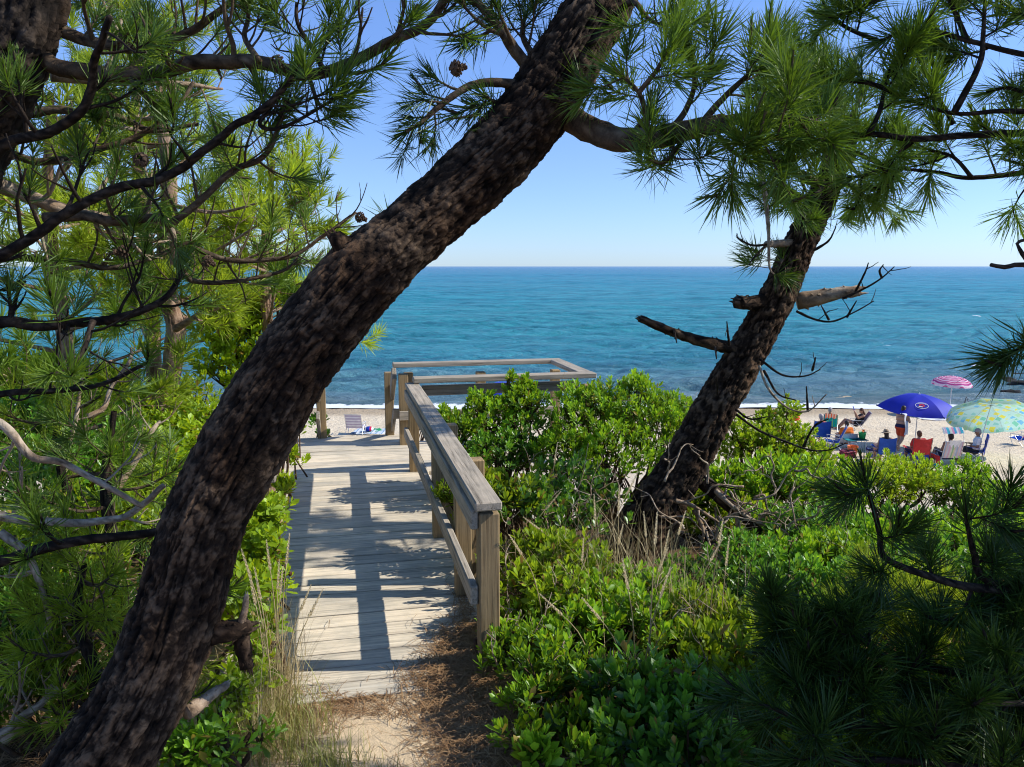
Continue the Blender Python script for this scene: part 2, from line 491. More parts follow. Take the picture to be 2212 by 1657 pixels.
M['cone'] = m_plain('pine_cone_brown', (0.10, 0.06, 0.035), 0.8, 0.4, 60)
M['wood_x'] = m_wood('weathered_plank_wood', 0, (1.0, 0.89, 0.70), (0.42, 0.36, 0.28))
M['wood_y'] = m_wood('weathered_rail_wood', 1, (0.55, 0.49, 0.40), (0.10, 0.088, 0.07))
M['wood_z'] = m_wood('weathered_post_wood', 2, (0.50, 0.365, 0.20), (0.12, 0.082, 0.048))

# ------------------------------------------------------------------ ground
DECK_O = np.array([-0.105, 3.35, 0.0])
DECK_A = R(12.2)
DD = np.array([-math.sin(DECK_A), math.cos(DECK_A)])
DN = np.array([math.cos(DECK_A), math.sin(DECK_A)])

def deck_uv(x, y):
    rx, ry = x - DECK_O[0], y - DECK_O[1]
    return rx * DN[0] + ry * DN[1], rx * DD[0] + ry * DD[1]

def ground_z(x, y):
    x = np.asarray(x, float); y = np.asarray(y, float)
    z = np.interp(y, [-60, 4.3, 6, 8, 10, 14, 18, 20, 60], [0.3, 0, -.32, -.85, -1.6, -3.3, -4.7, -5.0, -6.6])
    bump = 0.10 * fbm(x * 0.55, y * 0.55, seed=3) + 0.03 * fbm(x * 2.5, y * 2.5, seed=5)
    far = np.clip((y - 16) / 5, 0, 1)
    u, v = deck_uv(x, y)
    on_path = np.exp(-((u + 0.55) / 0.75) ** 4)
    z = z + bump * (1 - far) * (1 - 0.85 * on_path)
    under = on_path * np.clip((v + 0.02) * 8, 0, 1) * np.clip((6.3 - v) * 2, 0, 1)
    z = z - 0.14 * under - 0.015 * on_path
    z = z + far * (0.035 * fbm(x * 0.9, y * 0.9, seed=9) + 0.02 * vnoise(x * 3, y * 3, seed=11))
    return z

def gz(x, y):
    return float(ground_z(np.array([x]), np.array([y]))[0])

def sheet(name, xs, ys, mat_, zf):
    X, Y = np.meshgrid(xs, ys)
    V = np.stack([X, Y, zf(X, Y)], -1).reshape(-1, 3)
    nx, ny = len(xs), len(ys)
    i = (np.arange(ny - 1)[:, None] * nx + np.arange(nx - 1)[None, :]).ravel()
    q = np.stack([i, i + 1, i + nx + 1, i + nx], -1)
    me = np_mesh(name, V, [q], True)
    me.materials.append(mat_)
    o = bpy.data.objects.new(name, me); COL.objects.link(o)
    o['kind'] = 'structure'
    return o

def m_sand(name, litter):
    m, n, l, out = mat(name)
    b = n.new('ShaderNodeBsdfPrincipled')
    tc = n.new('ShaderNodeTexCoord')
    n1 = node(n, 'ShaderNodeTexNoise', Scale=2.2, Detail=6.0, Roughness=0.65)
    n2 = node(n, 'ShaderNodeTexNoise', Scale=160.0, Detail=3.0)
    n3 = node(n, 'ShaderNodeTexNoise', Scale=5.5, Detail=7.0, Roughness=0.7)
    for x in (n1, n2, n3): l.new(tc.outputs['Object'], x.inputs['Vector'])
    r = ramp(n, [(0.3, (0.66, 0.49, 0.30)), (0.7, (0.86, 0.68, 0.45))] if litter else [(0.3, (0.84, 0.69, 0.48)), (0.7, (0.97, 0.83, 0.61))])
    l.new(n1.outputs['Fac'], r.inputs['Fac'])
    rg = ramp(n, [(0.3, (0.8, 0.8, 0.8)), (0.7, (1.08, 1.06, 1.04))])
    l.new(n2.outputs['Fac'], rg.inputs['Fac'])
    mu = node(n, 'ShaderNodeMix', data_type='RGBA', blend_type='MULTIPLY'); mu.inputs[0].default_value = 1.0
    l.new(r.outputs[0], mu.inputs[6]); l.new(rg.outputs[0], mu.inputs[7])
    col = mu.outputs[2]
    if litter:
        at = node(n, 'ShaderNodeAttribute', attribute_name='litter')
        ad = node(n, 'ShaderNodeMath', operation='MULTIPLY_ADD'); ad.inputs[1].default_value = 1.0; 
        l.new(n3.outputs['Fac'], ad.inputs[0]); l.new(at.outputs['Fac'], ad.inputs[2])
        rl = ramp(n, [(0.74, (0, 0, 0)), (0.98, (1, 1, 1))])
        l.new(ad.outputs[0], rl.inputs['Fac'])
        rc = ramp(n, [(0.3, (0.055, 0.032, 0.016)), (0.75, (0.26, 0.155, 0.075))])
        l.new(n2.outputs['Fac'], rc.inputs['Fac'])
        mx = node(n, 'ShaderNodeMix', data_type='RGBA'); l.new(rl.outputs[0], mx.inputs[0])
        l.new(col, mx.inputs[6]); l.new(rc.outputs[0], mx.inputs[7]); col = mx.outputs[2]
    else:
        # damp darker sand close to the water
        sx = n.new('ShaderNodeSeparateXYZ'); l.new(tc.outputs['Object'], sx.inputs[0])
        ad = node(n, 'ShaderNodeMath', operation='MULTIPLY_ADD'); ad.inputs[1].default_value = 2.0
        l.new(n1.outputs['Fac'], ad.inputs[0]); l.new(sx.outputs[1], ad.inputs[2])
        mr = node(n, 'ShaderNodeMapRange'); mr.inputs[1].default_value = 40.6; mr.inputs[2].default_value = 42.2
        l.new(ad.outputs[0], mr.inputs[0])
        mx = node(n, 'ShaderNodeMix', data_type='RGBA', blend_type='MULTIPLY'); l.new(mr.outputs[0], mx.inputs[0])
        l.new(col, mx.inputs[6]); mx.inputs[7].default_value = (0.62, 0.58, 0.54, 1); col = mx.outputs[2]
    l.new(col, b.inputs['Base Color'])
    b.inputs['Roughness'].default_value = 0.95
    b.inputs['Specular IOR Level'].default_value = 0.1
    bp = node(n, 'ShaderNodeBump', Strength=1.0, Distance=0.13 if not litter else 0.02)
    l.new(n3.outputs['Fac'], bp.inputs['Height']); l.new(bp.outputs[0], b.inputs['Normal'])
    l.new(b.outputs[0], out.inputs['Surface'])
    return m

def litter_mask(x, y):
    u, v = deck_uv(x, y)
    sandy = np.exp(-((u + 0.80) / 0.62) ** 4) * np.clip((4 - y) * 2, 0, 1)
    return 0.60 - 0.66 * sandy

xs = np.concatenate([np.linspace(-120, -12, 28), np.arange(-11.5, -4, 0.5), np.arange(-4, 6, 0.1), np.arange(6, 14, 0.5), np.linspace(14, 120, 30)])
dune = sheet('dune_ground', xs, np.concatenate([np.linspace(-60, -2, 15), np.arange(-1.5, 9.9, 0.1), np.arange(10, 20.01, 0.4)]), m_sand('dune_sand_and_litter', True), ground_z)
co = np.empty(len(dune.data.vertices) * 3); dune.data.vertices.foreach_get('co', co); co = co.reshape(-1, 3)
a = dune.data.attributes.new('litter', 'FLOAT', 'POINT'); a.data.foreach_set('value', litter_mask(co[:, 0], co[:, 1]).astype(np.float32))
xs2 = np.concatenate([np.linspace(-120, -22, 20), np.arange(-20, 34, 0.25), np.linspace(35, 120, 20)])
beach = sheet('beach_sand', xs2, np.arange(20, 52.01, 0.25), m_sand('dry_beach_sand', False), ground_z)

# ------------------------------------------------------------------ sea
SEA_Z = -5.93
def shore_y(x):
    return 42.3 + 0.9 * vnoise(x * 0.09, x * 0 + 1.3, seed=21) + 0.45 * vnoise(x * 0.3, x * 0 + 7.3, seed=22)

def m_sea():
    m, n, l, out = mat('open_sea_water')
    tc = n.new('ShaderNodeTexCoord')
    sx = n.new('ShaderNodeSeparateXYZ'); l.new(tc.outputs['Object'], sx.inputs[0])
    lg = node(n, 'ShaderNodeMath', operation='LOGARITHM'); lg.inputs[1].default_value = 10.0
    l.new(sx.outputs[1], lg.inputs[0])
    # colour by distance from the shore (log10 metres): sandy shallows, turquoise, deep blue, horizon haze painted as a paler last stop
    big = node(n, 'ShaderNodeTexNoise', Scale=1.0, Detail=4.0, Roughness=0.6)
    mpb = n.new('ShaderNodeMapping'); mpb.inputs['Scale'].default_value = (0.012, 0.05, 0.1)
    l.new(tc.outputs['Object'], mpb.inputs['Vector']); l.new(mpb.outputs[0], big.inputs['Vector'])
    off = node(n, 'ShaderNodeMath', operation='MULTIPLY_ADD'); off.inputs[1].default_value = 0.22; 
    l.new(big.outputs['Fac'], off.inputs[0]); l.new(lg.outputs[0], off.inputs[2])
    mr = node(n, 'ShaderNodeMapRange'); mr.inputs[1].default_value = 1.72; mr.inputs[2].default_value = 3.7
    l.new(off.outputs[0], mr.inputs[0])
    r = ramp(n, [(0.0, (0.24, 0.23, 0.18)), (0.035, (0.11, 0.21, 0.24)), (0.10, (0.04, 0.24, 0.31)), (0.22, (0.035, 0.275, 0.325)), (0.5, (0.025, 0.26, 0.355)), (0.8, (0.022, 0.215, 0.36)), (0.96, (0.035, 0.20, 0.37)), (1.0, (0.06, 0.23, 0.41))])
    l.new(mr.outputs[0], r.inputs['Fac'])
    # light and dark wave faces, painted into the colour as stretched noise
    st = node(n, 'ShaderNodeTexNoise', Scale=1.0, Detail=8.0, Roughness=0.72)
    mps = n.new('ShaderNodeMapping'); mps.inputs['Scale'].default_value = (0.10, 0.42, 0.3); mps.inputs['Rotation'].default_value = (0, 0, R(8))
    l.new(tc.outputs['Object'], mps.inputs['Vector']); l.new(mps.outputs[0], st.inputs['Vector'])
    rs = ramp(n, [(0.37, (0.50, 0.63, 0.67)), (0.5, (1.0, 1.0, 1.0)), (0.63, (1.5, 1.3, 1.24))])
    l.new(st.outputs['Fac'], rs.inputs['Fac'])
    mu = node(n, 'ShaderNodeMix', data_type='RGBA', blend_type='MULTIPLY'); mu.inputs[0].default_value = 1.0
    l.new(r.outputs[0], mu.inputs[6]); l.new(rs.outputs[0], mu.inputs[7])
    # ripples
    rp = node(n, 'ShaderNodeTexNoise', Scale=1.0, Detail=7.0, Roughness=0.62, Distortion=0.4)
    mpr = n.new('ShaderNodeMapping'); mpr.inputs['Scale'].default_value = (0.7, 1.5, 1.0); mpr.inputs['Rotation'].default_value = (0, 0, R(-12))
    l.new(tc.outputs['Object'], mpr.inputs['Vector']); l.new(mpr.outputs[0], rp.inputs['Vector'])
    bp = node(n, 'ShaderNodeBump', Strength=1.0, Distance=0.55)
    l.new(rp.outputs['Fac'], bp.inputs['Height'])
    d = n.new('ShaderNodeBsdfDiffuse'); l.new(mu.outputs[2], d.inputs['Color']); l.new(bp.outputs[0], d.inputs['Normal'])
    g = node(n, 'ShaderNodeBsdfGlossy', Roughness=0.16); l.new(bp.outputs[0], g.inputs['Normal'])
    fr = node(n, 'ShaderNodeFresnel', IOR=1.33); l.new(bp.outputs[0], fr.inputs['Normal'])
    cl = node(n, 'ShaderNodeMapRange'); cl.inputs[1].default_value = 0.0; cl.inputs[2].default_value = 1.0; cl.inputs[3].default_value = 0.0; cl.inputs[4].default_value = 0.80
    l.new(fr.outputs[0], cl.inputs[0])
    mx = n.new('ShaderNodeMixShader'); l.new(cl.outputs[0], mx.inputs[0]); l.new(d.outputs[0], mx.inputs[1]); l.new(g.outputs[0], mx.inputs[2])
    # foam
    at = node(n, 'ShaderNodeAttribute', attribute_name='foam')
    nf = node(n, 'ShaderNodeTexNoise', Scale=1.8, Detail=7.0, Roughness=0.7); l.new(tc.outputs['Object'], nf.inputs['Vector'])
    fa = node(n, 'ShaderNodeMath', operation='ADD'); l.new(at.outputs['Fac'], fa.inputs[0]); l.new(nf.outputs['Fac'], fa.inputs[1])
    rf = ramp(n, [(0.92, (0, 0, 0)), (1.06, (1, 1, 1))]); l.new(fa.outputs[0], rf.inputs['Fac'])
    df = node(n, 'ShaderNodeBsdfDiffuse'); df.inputs['Color'].default_value = (0.82, 0.85, 0.88, 1)
    mf = n.new('ShaderNodeMixShader'); l.new(rf.outputs[0], mf.inputs[0]); l.new(mx.outputs[0], mf.inputs[1]); l.new(df.outputs[0], mf.inputs[2])
    l.new(mf.outputs[0], out.inputs['Surface'])
    return m

def build_sea():
    nr, nc = 620, 520
    t = np.linspace(0, 1, nr)
    dist = np.concatenate([np.linspace(0, 30, 240, endpoint=False), 30 * (700 / 30.0) ** np.linspace(0, 1, nr - 300, endpoint=False), np.geomspace(700, 14000, 60)])
    nr = len(dist)
    s = np.linspace(-1, 1, nc)
    half = 34 + dist * 0.95
    X = s[None, :] * half[:, None] + 6
    Y = dist[:, None] + shore_y(X) - np.clip(dist[:, None] / 60, 0, 1) * (shore_y(X) - 42.3)
    D = np.repeat(dist[:, None], nc, 1)
    h = np.zeros_like(X)
    for lam, amp, ang, sd_ in ((9, .14, 14, 0), (5.6, .13, -24, 1), (3.3, .10, 35, 2), (2.1, .07, -42, 3), (1.4, .045, 20, 4), (15, .17, -12, 5), (27, .22, 16, 6), (55, .35, -10, 7), (120, .6, 8, 8)):
        ca, sa = math.cos(R(ang)), math.sin(R(ang))
        u = (Y * ca + X * sa) / lam
        w = (X * ca - Y * sa) / (lam * 3.2)
        ph = 2 * np.pi * (u + 0.9 * vnoise(w, u * 0.35, seed=40 + sd_))
        env = 0.55 + 0.75 * vnoise(w * 0.8 + 9, u * 0.3, seed=60 + sd_)
        spacing = np.gradient(dist)[:, None]
        h += amp * env * (np.sin(ph) + 0.35 * np.cos(2 * ph)) * np.clip(1.6 - spacing / lam * 2.4, 0, 1)
    h *= np.clip(D / 9, 0.05, 1)
    # low breakers rolling on to the beach
    foam = np.clip(1.25 - D / (2.3 + 1.0 * vnoise(X * 0.12, X * 0, seed=77)), 0, 1) * 0.75
    for d0, amp in ((5.0, .26), (8.5, .30), (13.5, .32), (20, .28), (29, .24)):
        dd = D - d0 - 1.6 * vnoise(X * 0.07, X * 0 + d0, seed=80)
        env = np.clip(0.45 + 0.9 * vnoise(X * 0.11, X * 0 + d0 * 3, seed=81), 0, 1)
        h += amp * env * np.exp(-(dd / 1.0) ** 2) * np.where(dd < 0, 1, 1)
        foam = np.maximum(foam, 0.47 * np.exp(-((dd + 0.5) / 0.4) ** 2) * np.clip(env * 2.5 - 1.9, 0, 1))
    # scattered whitecaps
    for (px, py, ln) in ((1925, 750, 1.1), (2110, 685, 1.3), (2022, 794, .8), (2118, 806, .8)):
        d = ray(px, py); tt = (SEA_Z - EYE[2]) / d[2]; c = EYE + d * tt
        e = np.exp(-((X - c[0]) / ln) ** 2 - ((Y - c[1]) / (0.5 + D * 0.008)) ** 2)
        foam = np.maximum(foam, 0.62 * e); h += 0.12 * e
    V = np.stack([X, Y, SEA_Z + h + np.clip(0.10 - D * 0.05, 0, 1) * 0.6], -1).reshape(-1, 3)
    i = (np.arange(nr - 1)[:, None] * nc + np.arange(nc - 1)[None, :]).ravel()
    q = np.stack([i, i + 1, i + nc + 1, i + nc], -1)
    me = np_mesh('sea_water', V, [q], True)
    a = me.attributes.new('foam', 'FLOAT', 'POINT'); a.data.foreach_set('value', foam.ravel().astype(np.float32))
    me.materials.append(m_sea())
    o = bpy.data.objects.new('sea_water', me); COL.objects.link(o); o['kind'] = 'structure'
build_sea()

# ------------------------------------------------------------------ boardwalk
RAIL_Z = 0.745
walk = thing('boardwalk', 'weathered grey plank boardwalk with handrail and a railed lookout at its end', 'boardwalk', tuple(DECK_O), DECK_A)
def jit(a): return float(rng.uniform(-a, a))
g = Geo()
v = -0.16
DECK_W, END = 1.16, 4.98
while v < END:
    w = 0.138
    box(g, (-DECK_W / 2 + 0.06 + jit(.006), v + w / 2, -0.019 + jit(.0025)), (DECK_W + 0.10 + jit(.012), w - 0.010 - abs(jit(.004)), 0.038),
        Matrix.Rotation(jit(.004), 3, 'Z') @ Matrix.Rotation(jit(.004), 3, 'Y'), float(rng.uniform(0.15, 1)), 0.004)
    v += w
# lookout planks (run the same way)
v = 3.45
while v < 4.62:
    box(g, (0.84, v + 0.069, -0.019 + jit(.002)), (1.46, 0.131, 0.038), None, float(rng.uniform(0.15, 1)), 0.004)
    v += 0.138
g.build('decking', M['wood_x'], walk, smooth=False)
g = Geo()
for x in (-1.05, -0.55, -0.02): box(g, (x, 2.45, -0.118), (0.045, 5.0, 0.15), None, .4)
g.build('joist_frame', M['wood_y'], walk, smooth=False)

def post(u, v, top=RAIL_Z - 0.04, bot=-0.9, w=0.09, tint=None):
    g = Geo(); zc, hh = (top + bot) / 2, top - bot
    box(g, (0, 0, 0), (w, w, hh), Matrix.Rotation(jit(.02), 3, 'Z'), float(rng.uniform(.2, .9)) if tint is None else tint, 0.005)
    o = g.build('post', M['wood_z'], walk, smooth=False); o.location = (u, v, zc); return o
def rail(name, a, b, w, h, m='wood_y', bev=0.006):
    a, b = np.array(a, float), np.array(b, float)
    y = b - a; L = np.linalg.norm(y); y /= L
    x = np.cross(y, (0, 0, 1)); x /= np.linalg.norm(x); z = np.cross(x, y)
    g = Geo(); box(g, (0, 0, 0), (w, L, h), None, float(rng.uniform(.25, .85)), bev)
    o = g.build(name, M['wood_y'], walk, smooth=False)
    o.matrix_local = Matrix.Translation((a + b) / 2) @ Matrix(np.stack([x, y, z], 1)).to_4x4()
    return o
# right-hand railing
for (u, v, b) in ((0.0, 0.0, -0.35), (0.01, 0.80, -.5), (0.0, 1.75, -.7), (0.0, 3.48, -1.2)):
    post(u, v, bot=b, w=0.088 if v == 0 else 0.085)
post(0.105, 0.95, bot=-.5); post(0.105, 1.95, bot=-.7)
rail('handrail', (-0.008, -0.072, RAIL_Z), (-0.008, 3.53, RAIL_Z), 0.116, 0.040)
rail('rail_board', (-0.062, -0.030, RAIL_Z - .068), (-0.062, 3.43, RAIL_Z - .068), 0.034, 0.088)
rail('mid_rail', (-0.064, -0.025, 0.335), (-0.064, 3.52, 0.335), 0.036, 0.088)
# lookout railing
LW, LB, LF = 1.54, 3.50, 4.55
for (u, v) in ((LW, LB), (LW, LF), (0.77, LF), (0.0, LF), (0.06, LF + .1)):
    post(u, v, bot=-1.5)
rail('handrail', (0.0, LB - .02, RAIL_Z + .048), (LW + .07, LB - .02, RAIL_Z + .048), 0.135, 0.045)
rail('rail_board', (0.08, LB + .062, RAIL_Z - .058), (LW - .05, LB + .062, RAIL_Z - .058), 0.034, 0.09)
rail('handrail', (-0.10, LF, RAIL_Z + .05), (LW + .06, LF, RAIL_Z + .05), 0.13, 0.042)
rail('handrail', (LW, LB + .05, RAIL_Z + .049), (LW, LF - .067, RAIL_Z + .049), 0.13, 0.042)
rail('mid_rail', (-0.05, LF - .064, 0.30), (LW, LF - .064, 0.30), 0.036, 0.088)
rail('mid_rail', (-0.10, LF + .064, 0.30), (0.14, LF + .064, 0.30), 0.036, 0.1)
# left-hand railing, mostly behind the big trunk
for v in (2.3, 3.3, 4.25, 4.85):
    post(-DECK_W + 0.02, v, bot=-1.2)
rail('handrail', (-DECK_W + .02, 2.2, RAIL_Z), (-DECK_W + .02, 4.9, RAIL_Z), 0.13, 0.045)
rail('mid_rail', (-DECK_W + .085, 2.25, 0.33), (-DECK_W + .085, 4.9, 0.33), 0.036, 0.088)
# stairs down to the beach
u0, u1 = -0.80, -0.11
post(u1, 5.06, top=.66, bot=-1.2); post(u0, 5.06, top=.66, bot=-1.2, tint=.4)
n_steps = 22
for k in range(n_steps):
    g = Geo(); box(g, (0, 0, 0), (u1 - u0 - .02, 0.27, 0.038), None, float(rng.uniform(.2, .9)), .004)
    o = g.build('stair_tread', M['wood_x'], walk, smooth=False); o.location = ((u0 + u1) / 2, 5.17 + .30 * k, -0.2 - .205 * k)
sx_, sz_ = 5.08 + .30 * n_steps, -0.2 - .205 * n_steps
for u in (u0 - .03, u1 + .03):
    rail('stringer', (u, 5.08, -0.22), (u, sx_, sz_ - .05), 0.04, 0.24)
    rail('stair_rail', (u, 4.65, .70), (u, sx_, sz_ + .72), 0.045, 0.13)
    rail('stair_rail', (u, 4.70, .30), (u, sx_, sz_ + .38), 0.035, 0.09)
for k in (6, 12, 18):
    for u in (u0, u1): post(u - .03, 5.1 + .3 * k, top=.5 - .205 * k, bot=-1.2 - .205 * k)

# ------------------------------------------------------------------ trunks with plated bark
def bark_trunk(name, pts, radii, parent, mat_, cell=(0.05, 0.032), depth=0.011, sides=150, step=0.009, lump=0.06, seed=1, ridge=0.0):
    C, r = resample(pts, radii, step)
    T, N, B = frames(C)
    th = np.linspace(0, 2 * np.pi, sides, endpoint=False)
    s = np.concatenate([[0], np.cumsum(np.linalg.norm(np.diff(C, axis=0), axis=1))])
    circ = 2 * np.pi * r.mean()
    nper = max(6, int(round(circ / cell[1])))
    TH, S = np.meshgrid(th, s)
    cu = TH / (2 * np.pi) * nper
    wu = cu + 0.45 * fbm(np.cos(TH) * 3, np.sin(TH) * 3, S * 9, 3, seed)
    wv = S / cell[0] + 0.5 * fbm(np.cos(TH) * 2.4, np.sin(TH) * 2.4, S * 11, 3, seed + 5)
    f1, f2, cid = worley(wu, wv, nper, seed)
    plate = np.clip((f2 - f1) / 0.16, 0, 1) * (0.35 + 0.65 * cid)
    # flaky layers: terraced noise
    q = 2.6 * fbm(np.cos(TH) * 5, np.sin(TH) * 5, S * 36, 5, seed + 9, .6) + 2.0
    fq = q - np.floor(q); ter = (np.floor(q) + np.clip((fq - .72) / .28, 0, 1)) / 4.0
    fur = fbm(np.cos(TH) * 4.5 + .6 * fbm(np.cos(TH) * 3, np.sin(TH) * 3, S * 7, 2, seed + 21), np.sin(TH) * 4.5, S * 1.9, 4, seed + 3)
    fur = np.clip(1 - np.abs(fur) * 6, 0, 1)
    lum = fbm(np.cos(TH) * 1.3, np.sin(TH) * 1.3, S * 3.2, 3, seed + 7)
    grain = fbm(np.cos(TH) * 22, np.sin(TH) * 22, S * 60, 3, seed + 13)
    rad = r[:, None] * (1 + lump * lum) + depth * (plate * .7 + ter * 1.1 + grain * 0.20) - depth * (0.9 + ridge) * fur
    V = C[:, None, :] + rad[..., None] * (np.cos(TH)[..., None] * N[:, None, :] + np.sin(TH)[..., None] * B[:, None, :])
    m = len(C)
    i = np.arange(m - 1)[:, None] * sides; j = np.arange(sides)[None, :]; k = (j + 1) % sides
    q = np.stack([i + j, i + k, i + sides + k, i + sides + j], -1).reshape(-1, 4)
    tint = np.clip(0.22 + 0.26 * plate + 0.42 * ter - 0.26 * fur + 0.14 * lum + .10 * grain, 0, 1)
    g = Geo(); g.add(V.reshape(-1, 3), [q], tint.ravel())
    return g.build(name, mat_, parent, True), C, r

# ------------------------------------------------------------------ pine foliage
def rand_perp(d):
    a = rng.normal(size=3); a -= d * np.dot(a, d); return a / (np.linalg.norm(a) + 1e-9)

def unit(v):
    v = np.asarray(v, float); return v / (np.linalg.norm(v) + 1e-12)

def needles(geo, pos, d, n=70, L=0.13, w=0.0019, shoot=0.10, spread=(18, 72), droop=0.0, tint=0.5):
    """one tuft: n flat tapering needles around the last stretch of a shoot"""
    d = unit(d)
    e1 = rand_perp(d); e2 = np.cross(d, e1)
    t = rng.uniform(0, 1, n) ** 0.7
    ang = np.radians(spread[1] + (spread[0] - spread[1]) * t + rng.normal(0, 9, n))
    phi = rng.uniform(0, 2 * np.pi, n)
    D = np.cos(ang)[:, None] * d + np.sin(ang)[:, None] * (np.cos(phi)[:, None] * e1 + np.sin(phi)[:, None] * e2)
    D[:, 2] -= droop; D /= np.linalg.norm(D, axis=1)[:, None]
    base = pos + d * ((t - 1) * shoot)[:, None]
    ln = L * rng.uniform(0.5, 1.12, n)
    side = np.cross(D, rng.normal(size=(n, 3))); side /= np.linalg.norm(side, axis=1)[:, None]
    bend = np.cross(side, D) * (ln * rng.normal(0, .13, n))[:, None]
    tip = base + D * ln[:, None] + bend
    mid = base + D * (ln * 0.55)[:, None] + bend * 0.2
    ww = (w * rng.uniform(.8, 1.25, n))[:, None]
    V = np.stack([base - side * ww * .6, base + side * ww * .6, mid - side * ww, mid + side * ww, tip], 1).reshape(-1, 3)
    o = np.arange(n)[:, None] * 5
    q = o + np.array([[0, 1, 3, 2]]); tr = o + np.array([[2, 3, 4]])
    tt = np.repeat(np.clip(tint + rng.normal(0, 0.16, n), 0, 1), 5)
    geo.add(V, [q, tr], tt)

def candle(wood, geo, pos, d, L=0.14, tint=.6):
    """upright young shoot with short pressed needles"""
    tube(wood, [pos, pos + unit(d) * L], [.006, .003], 5, .05)
    needles(geo, pos + unit(d) * L, d, int(90 * L / .14), .035, .0017, L, (8, 28), 0, tint)

class Pine:
    """a pine: trunk, limbs (branch parts) each with its own needles as sub-part"""
    def __init__(self, label, loc, mats=('bark_branch', 'needle'), nL=.13, nW=.0019, nN=70, tint=.5, group=None):
        self.o = thing('pine_tree', label, 'pine tree', tuple(loc), 0, group)
        self.loc = np.asarray(loc, float); self.mats = mats
        self.nL, self.nW, self.nN, self.tint = nL, nW, nN, tint
    def place(self, o):
        o.location = Vector(o.location) - Vector(self.loc); return o
    def trunk(self, pts, radii, mat_, **kw):
        o, C, r = bark_trunk('trunk', np.asarray(pts) - self.loc, radii, self.o, mat_, **kw)
        return o
    def limb(self, pts, r0, r1, twigs=10, start=0.15, length=(.15, .4), up=.55, sub=2, tufts=True, mat_=None, name='branch', sides=9, tip=True, bare=0.0, tint=None, rough=.07, nmat=None, wave=.0):
        wood, nd = Geo(), Geo()
        pts = np.asarray(pts, float) - self.loc
        n = len(pts)
        C, r = resample(pts, np.linspace(r0, r1, n), max(.02, r0 * .9))
        C = C + wave * np.stack([vnoise(np.arange(len(C)) * .23, np.full(len(C), k * 9.0 + r0 * 100)) for k in range(3)], 1)
        tube(wood, C, r, sides, raw=True, rough=rough, tint=np.clip(rng.normal(.5, .2, len(C) * sides + 2), 0, 1))
        T, _, _ = frames(C)
        if name == 'branch_stub':
            for _k in range(9):
                off = rand_perp(T[-1]) * r[-1] * rng.uniform(.2, .8)
                tube(wood, [C[-1] + off - T[-1] * r[-1] * .6, C[-1] + off + T[-1] * r[-1] * rng.uniform(.3, 1.6)], [r[-1] * .38, r[-1] * .05], 5, .02, .2, .7)
            for _k in range(int(14 * len(C) / 10)):
                i_ = rng.integers(1, len(C) - 1); off = rand_perp(T[i_])
                tube(wood, [C[i_] + off * r[i_] * .85, C[i_] + off * r[i_] * 1.22 + T[i_] * r[i_] * rng.uniform(-.6, .6)], [r[i_] * .22, r[i_] * .06], 4, .02, .3, .5)
        tint = self.tint if tint is None else tint
        def tuft(p, d, k=1.0):
            if tufts and rng.uniform() >= bare:
                needles(nd, p, d, int(self.nN * k * rng.uniform(.75, 1.2)), self.nL * rng.uniform(.85, 1.1), self.nW, .09 * rng.uniform(.7, 1.3), (15, 78), 0.0, float(np.clip(tint + rng.normal(0, .15), 0, 1)))
                if rng.uniform() < .35:
                    candle(wood, nd, p, unit(d + np.array([0, 0, .7])), rng.uniform(.04, .09), min(1, tint + .2))
        def twig(p, d, L, rad, depth):
            m = max(4, int(L / .05))
            q = [p]; dd = unit(d)
            for i in range(m):
                dd = unit(dd + np.array([0, 0, up * .22]) + rng.normal(0, .11, 3))
                q.append(q[-1] + dd * L / m)
            q = np.array(q)
            CC, rr = tube(wood, q, np.linspace(rad, rad * .45, len(q)), 5, .03, .12, np.nan_to_num(.5))
            if depth > 0:
                for _ in range(rng.integers(1, depth + 2)):
                    i = int(rng.uniform(.35, .95) * (len(q) - 1))
                    d2 = unit(unit(q[min(i + 1, len(q) - 1)] - q[i]) + rand_perp(dd) * rng.uniform(.5, 1.1))
                    twig(q[i], d2, L * rng.uniform(.4, .7), rad * .6, depth - 1)
            tuft(q[-1], dd)
        for k in range(twigs):
            f = start + (1 - start) * (k + rng.uniform(0, 1)) / max(twigs, 1)
            i = min(int(f * (len(C) - 1)), len(C) - 2)
            d = unit(T[i] * rng.uniform(.15, .8) + rand_perp(T[i]) + np.array([0, 0, up * .35]))
            twig(C[i], d, rng.uniform(*length), max(.0035, min(r[i] * .45, .011)), sub - 1)
        if tip: tuft(C[-1], T[-1], 1.2)
        b = wood.build(name, M[mat_ or self.mats[0]], self.o)
        if nd.n: nd.build('needles', M[nmat or self.mats[1]], b, smooth=False)
        return b
    def cone(self, p, s=1.0):
        g = Geo()
        n = 40
        for i in range(n):
            t = i / n
            a = i * 2.4; z = t * .055 * s; rr = (.020 * math.sin(min(1, t * 1.15 + .18) * math.pi) + .004) * s
            c = np.array([math.cos(a) * rr, math.sin(a) * rr, z])
            rot = np.array(Matrix.Rotation(a, 3, 'Z') @ Matrix.Rotation(-.7, 3, 'Y'))
            box(g, c, (.018 * s, .013 * s, .005 * s), rot, float(rng.uniform(.2, .8)), .001)
        o = g.build('cone', M['cone'], self.o, smooth=False)
        o.location = np.asarray(p) - self.loc; o.rotation_euler = (rng.uniform(1.2, 2.2), rng.uniform(-.5, .5), rng.uniform(0, 6))
        return o

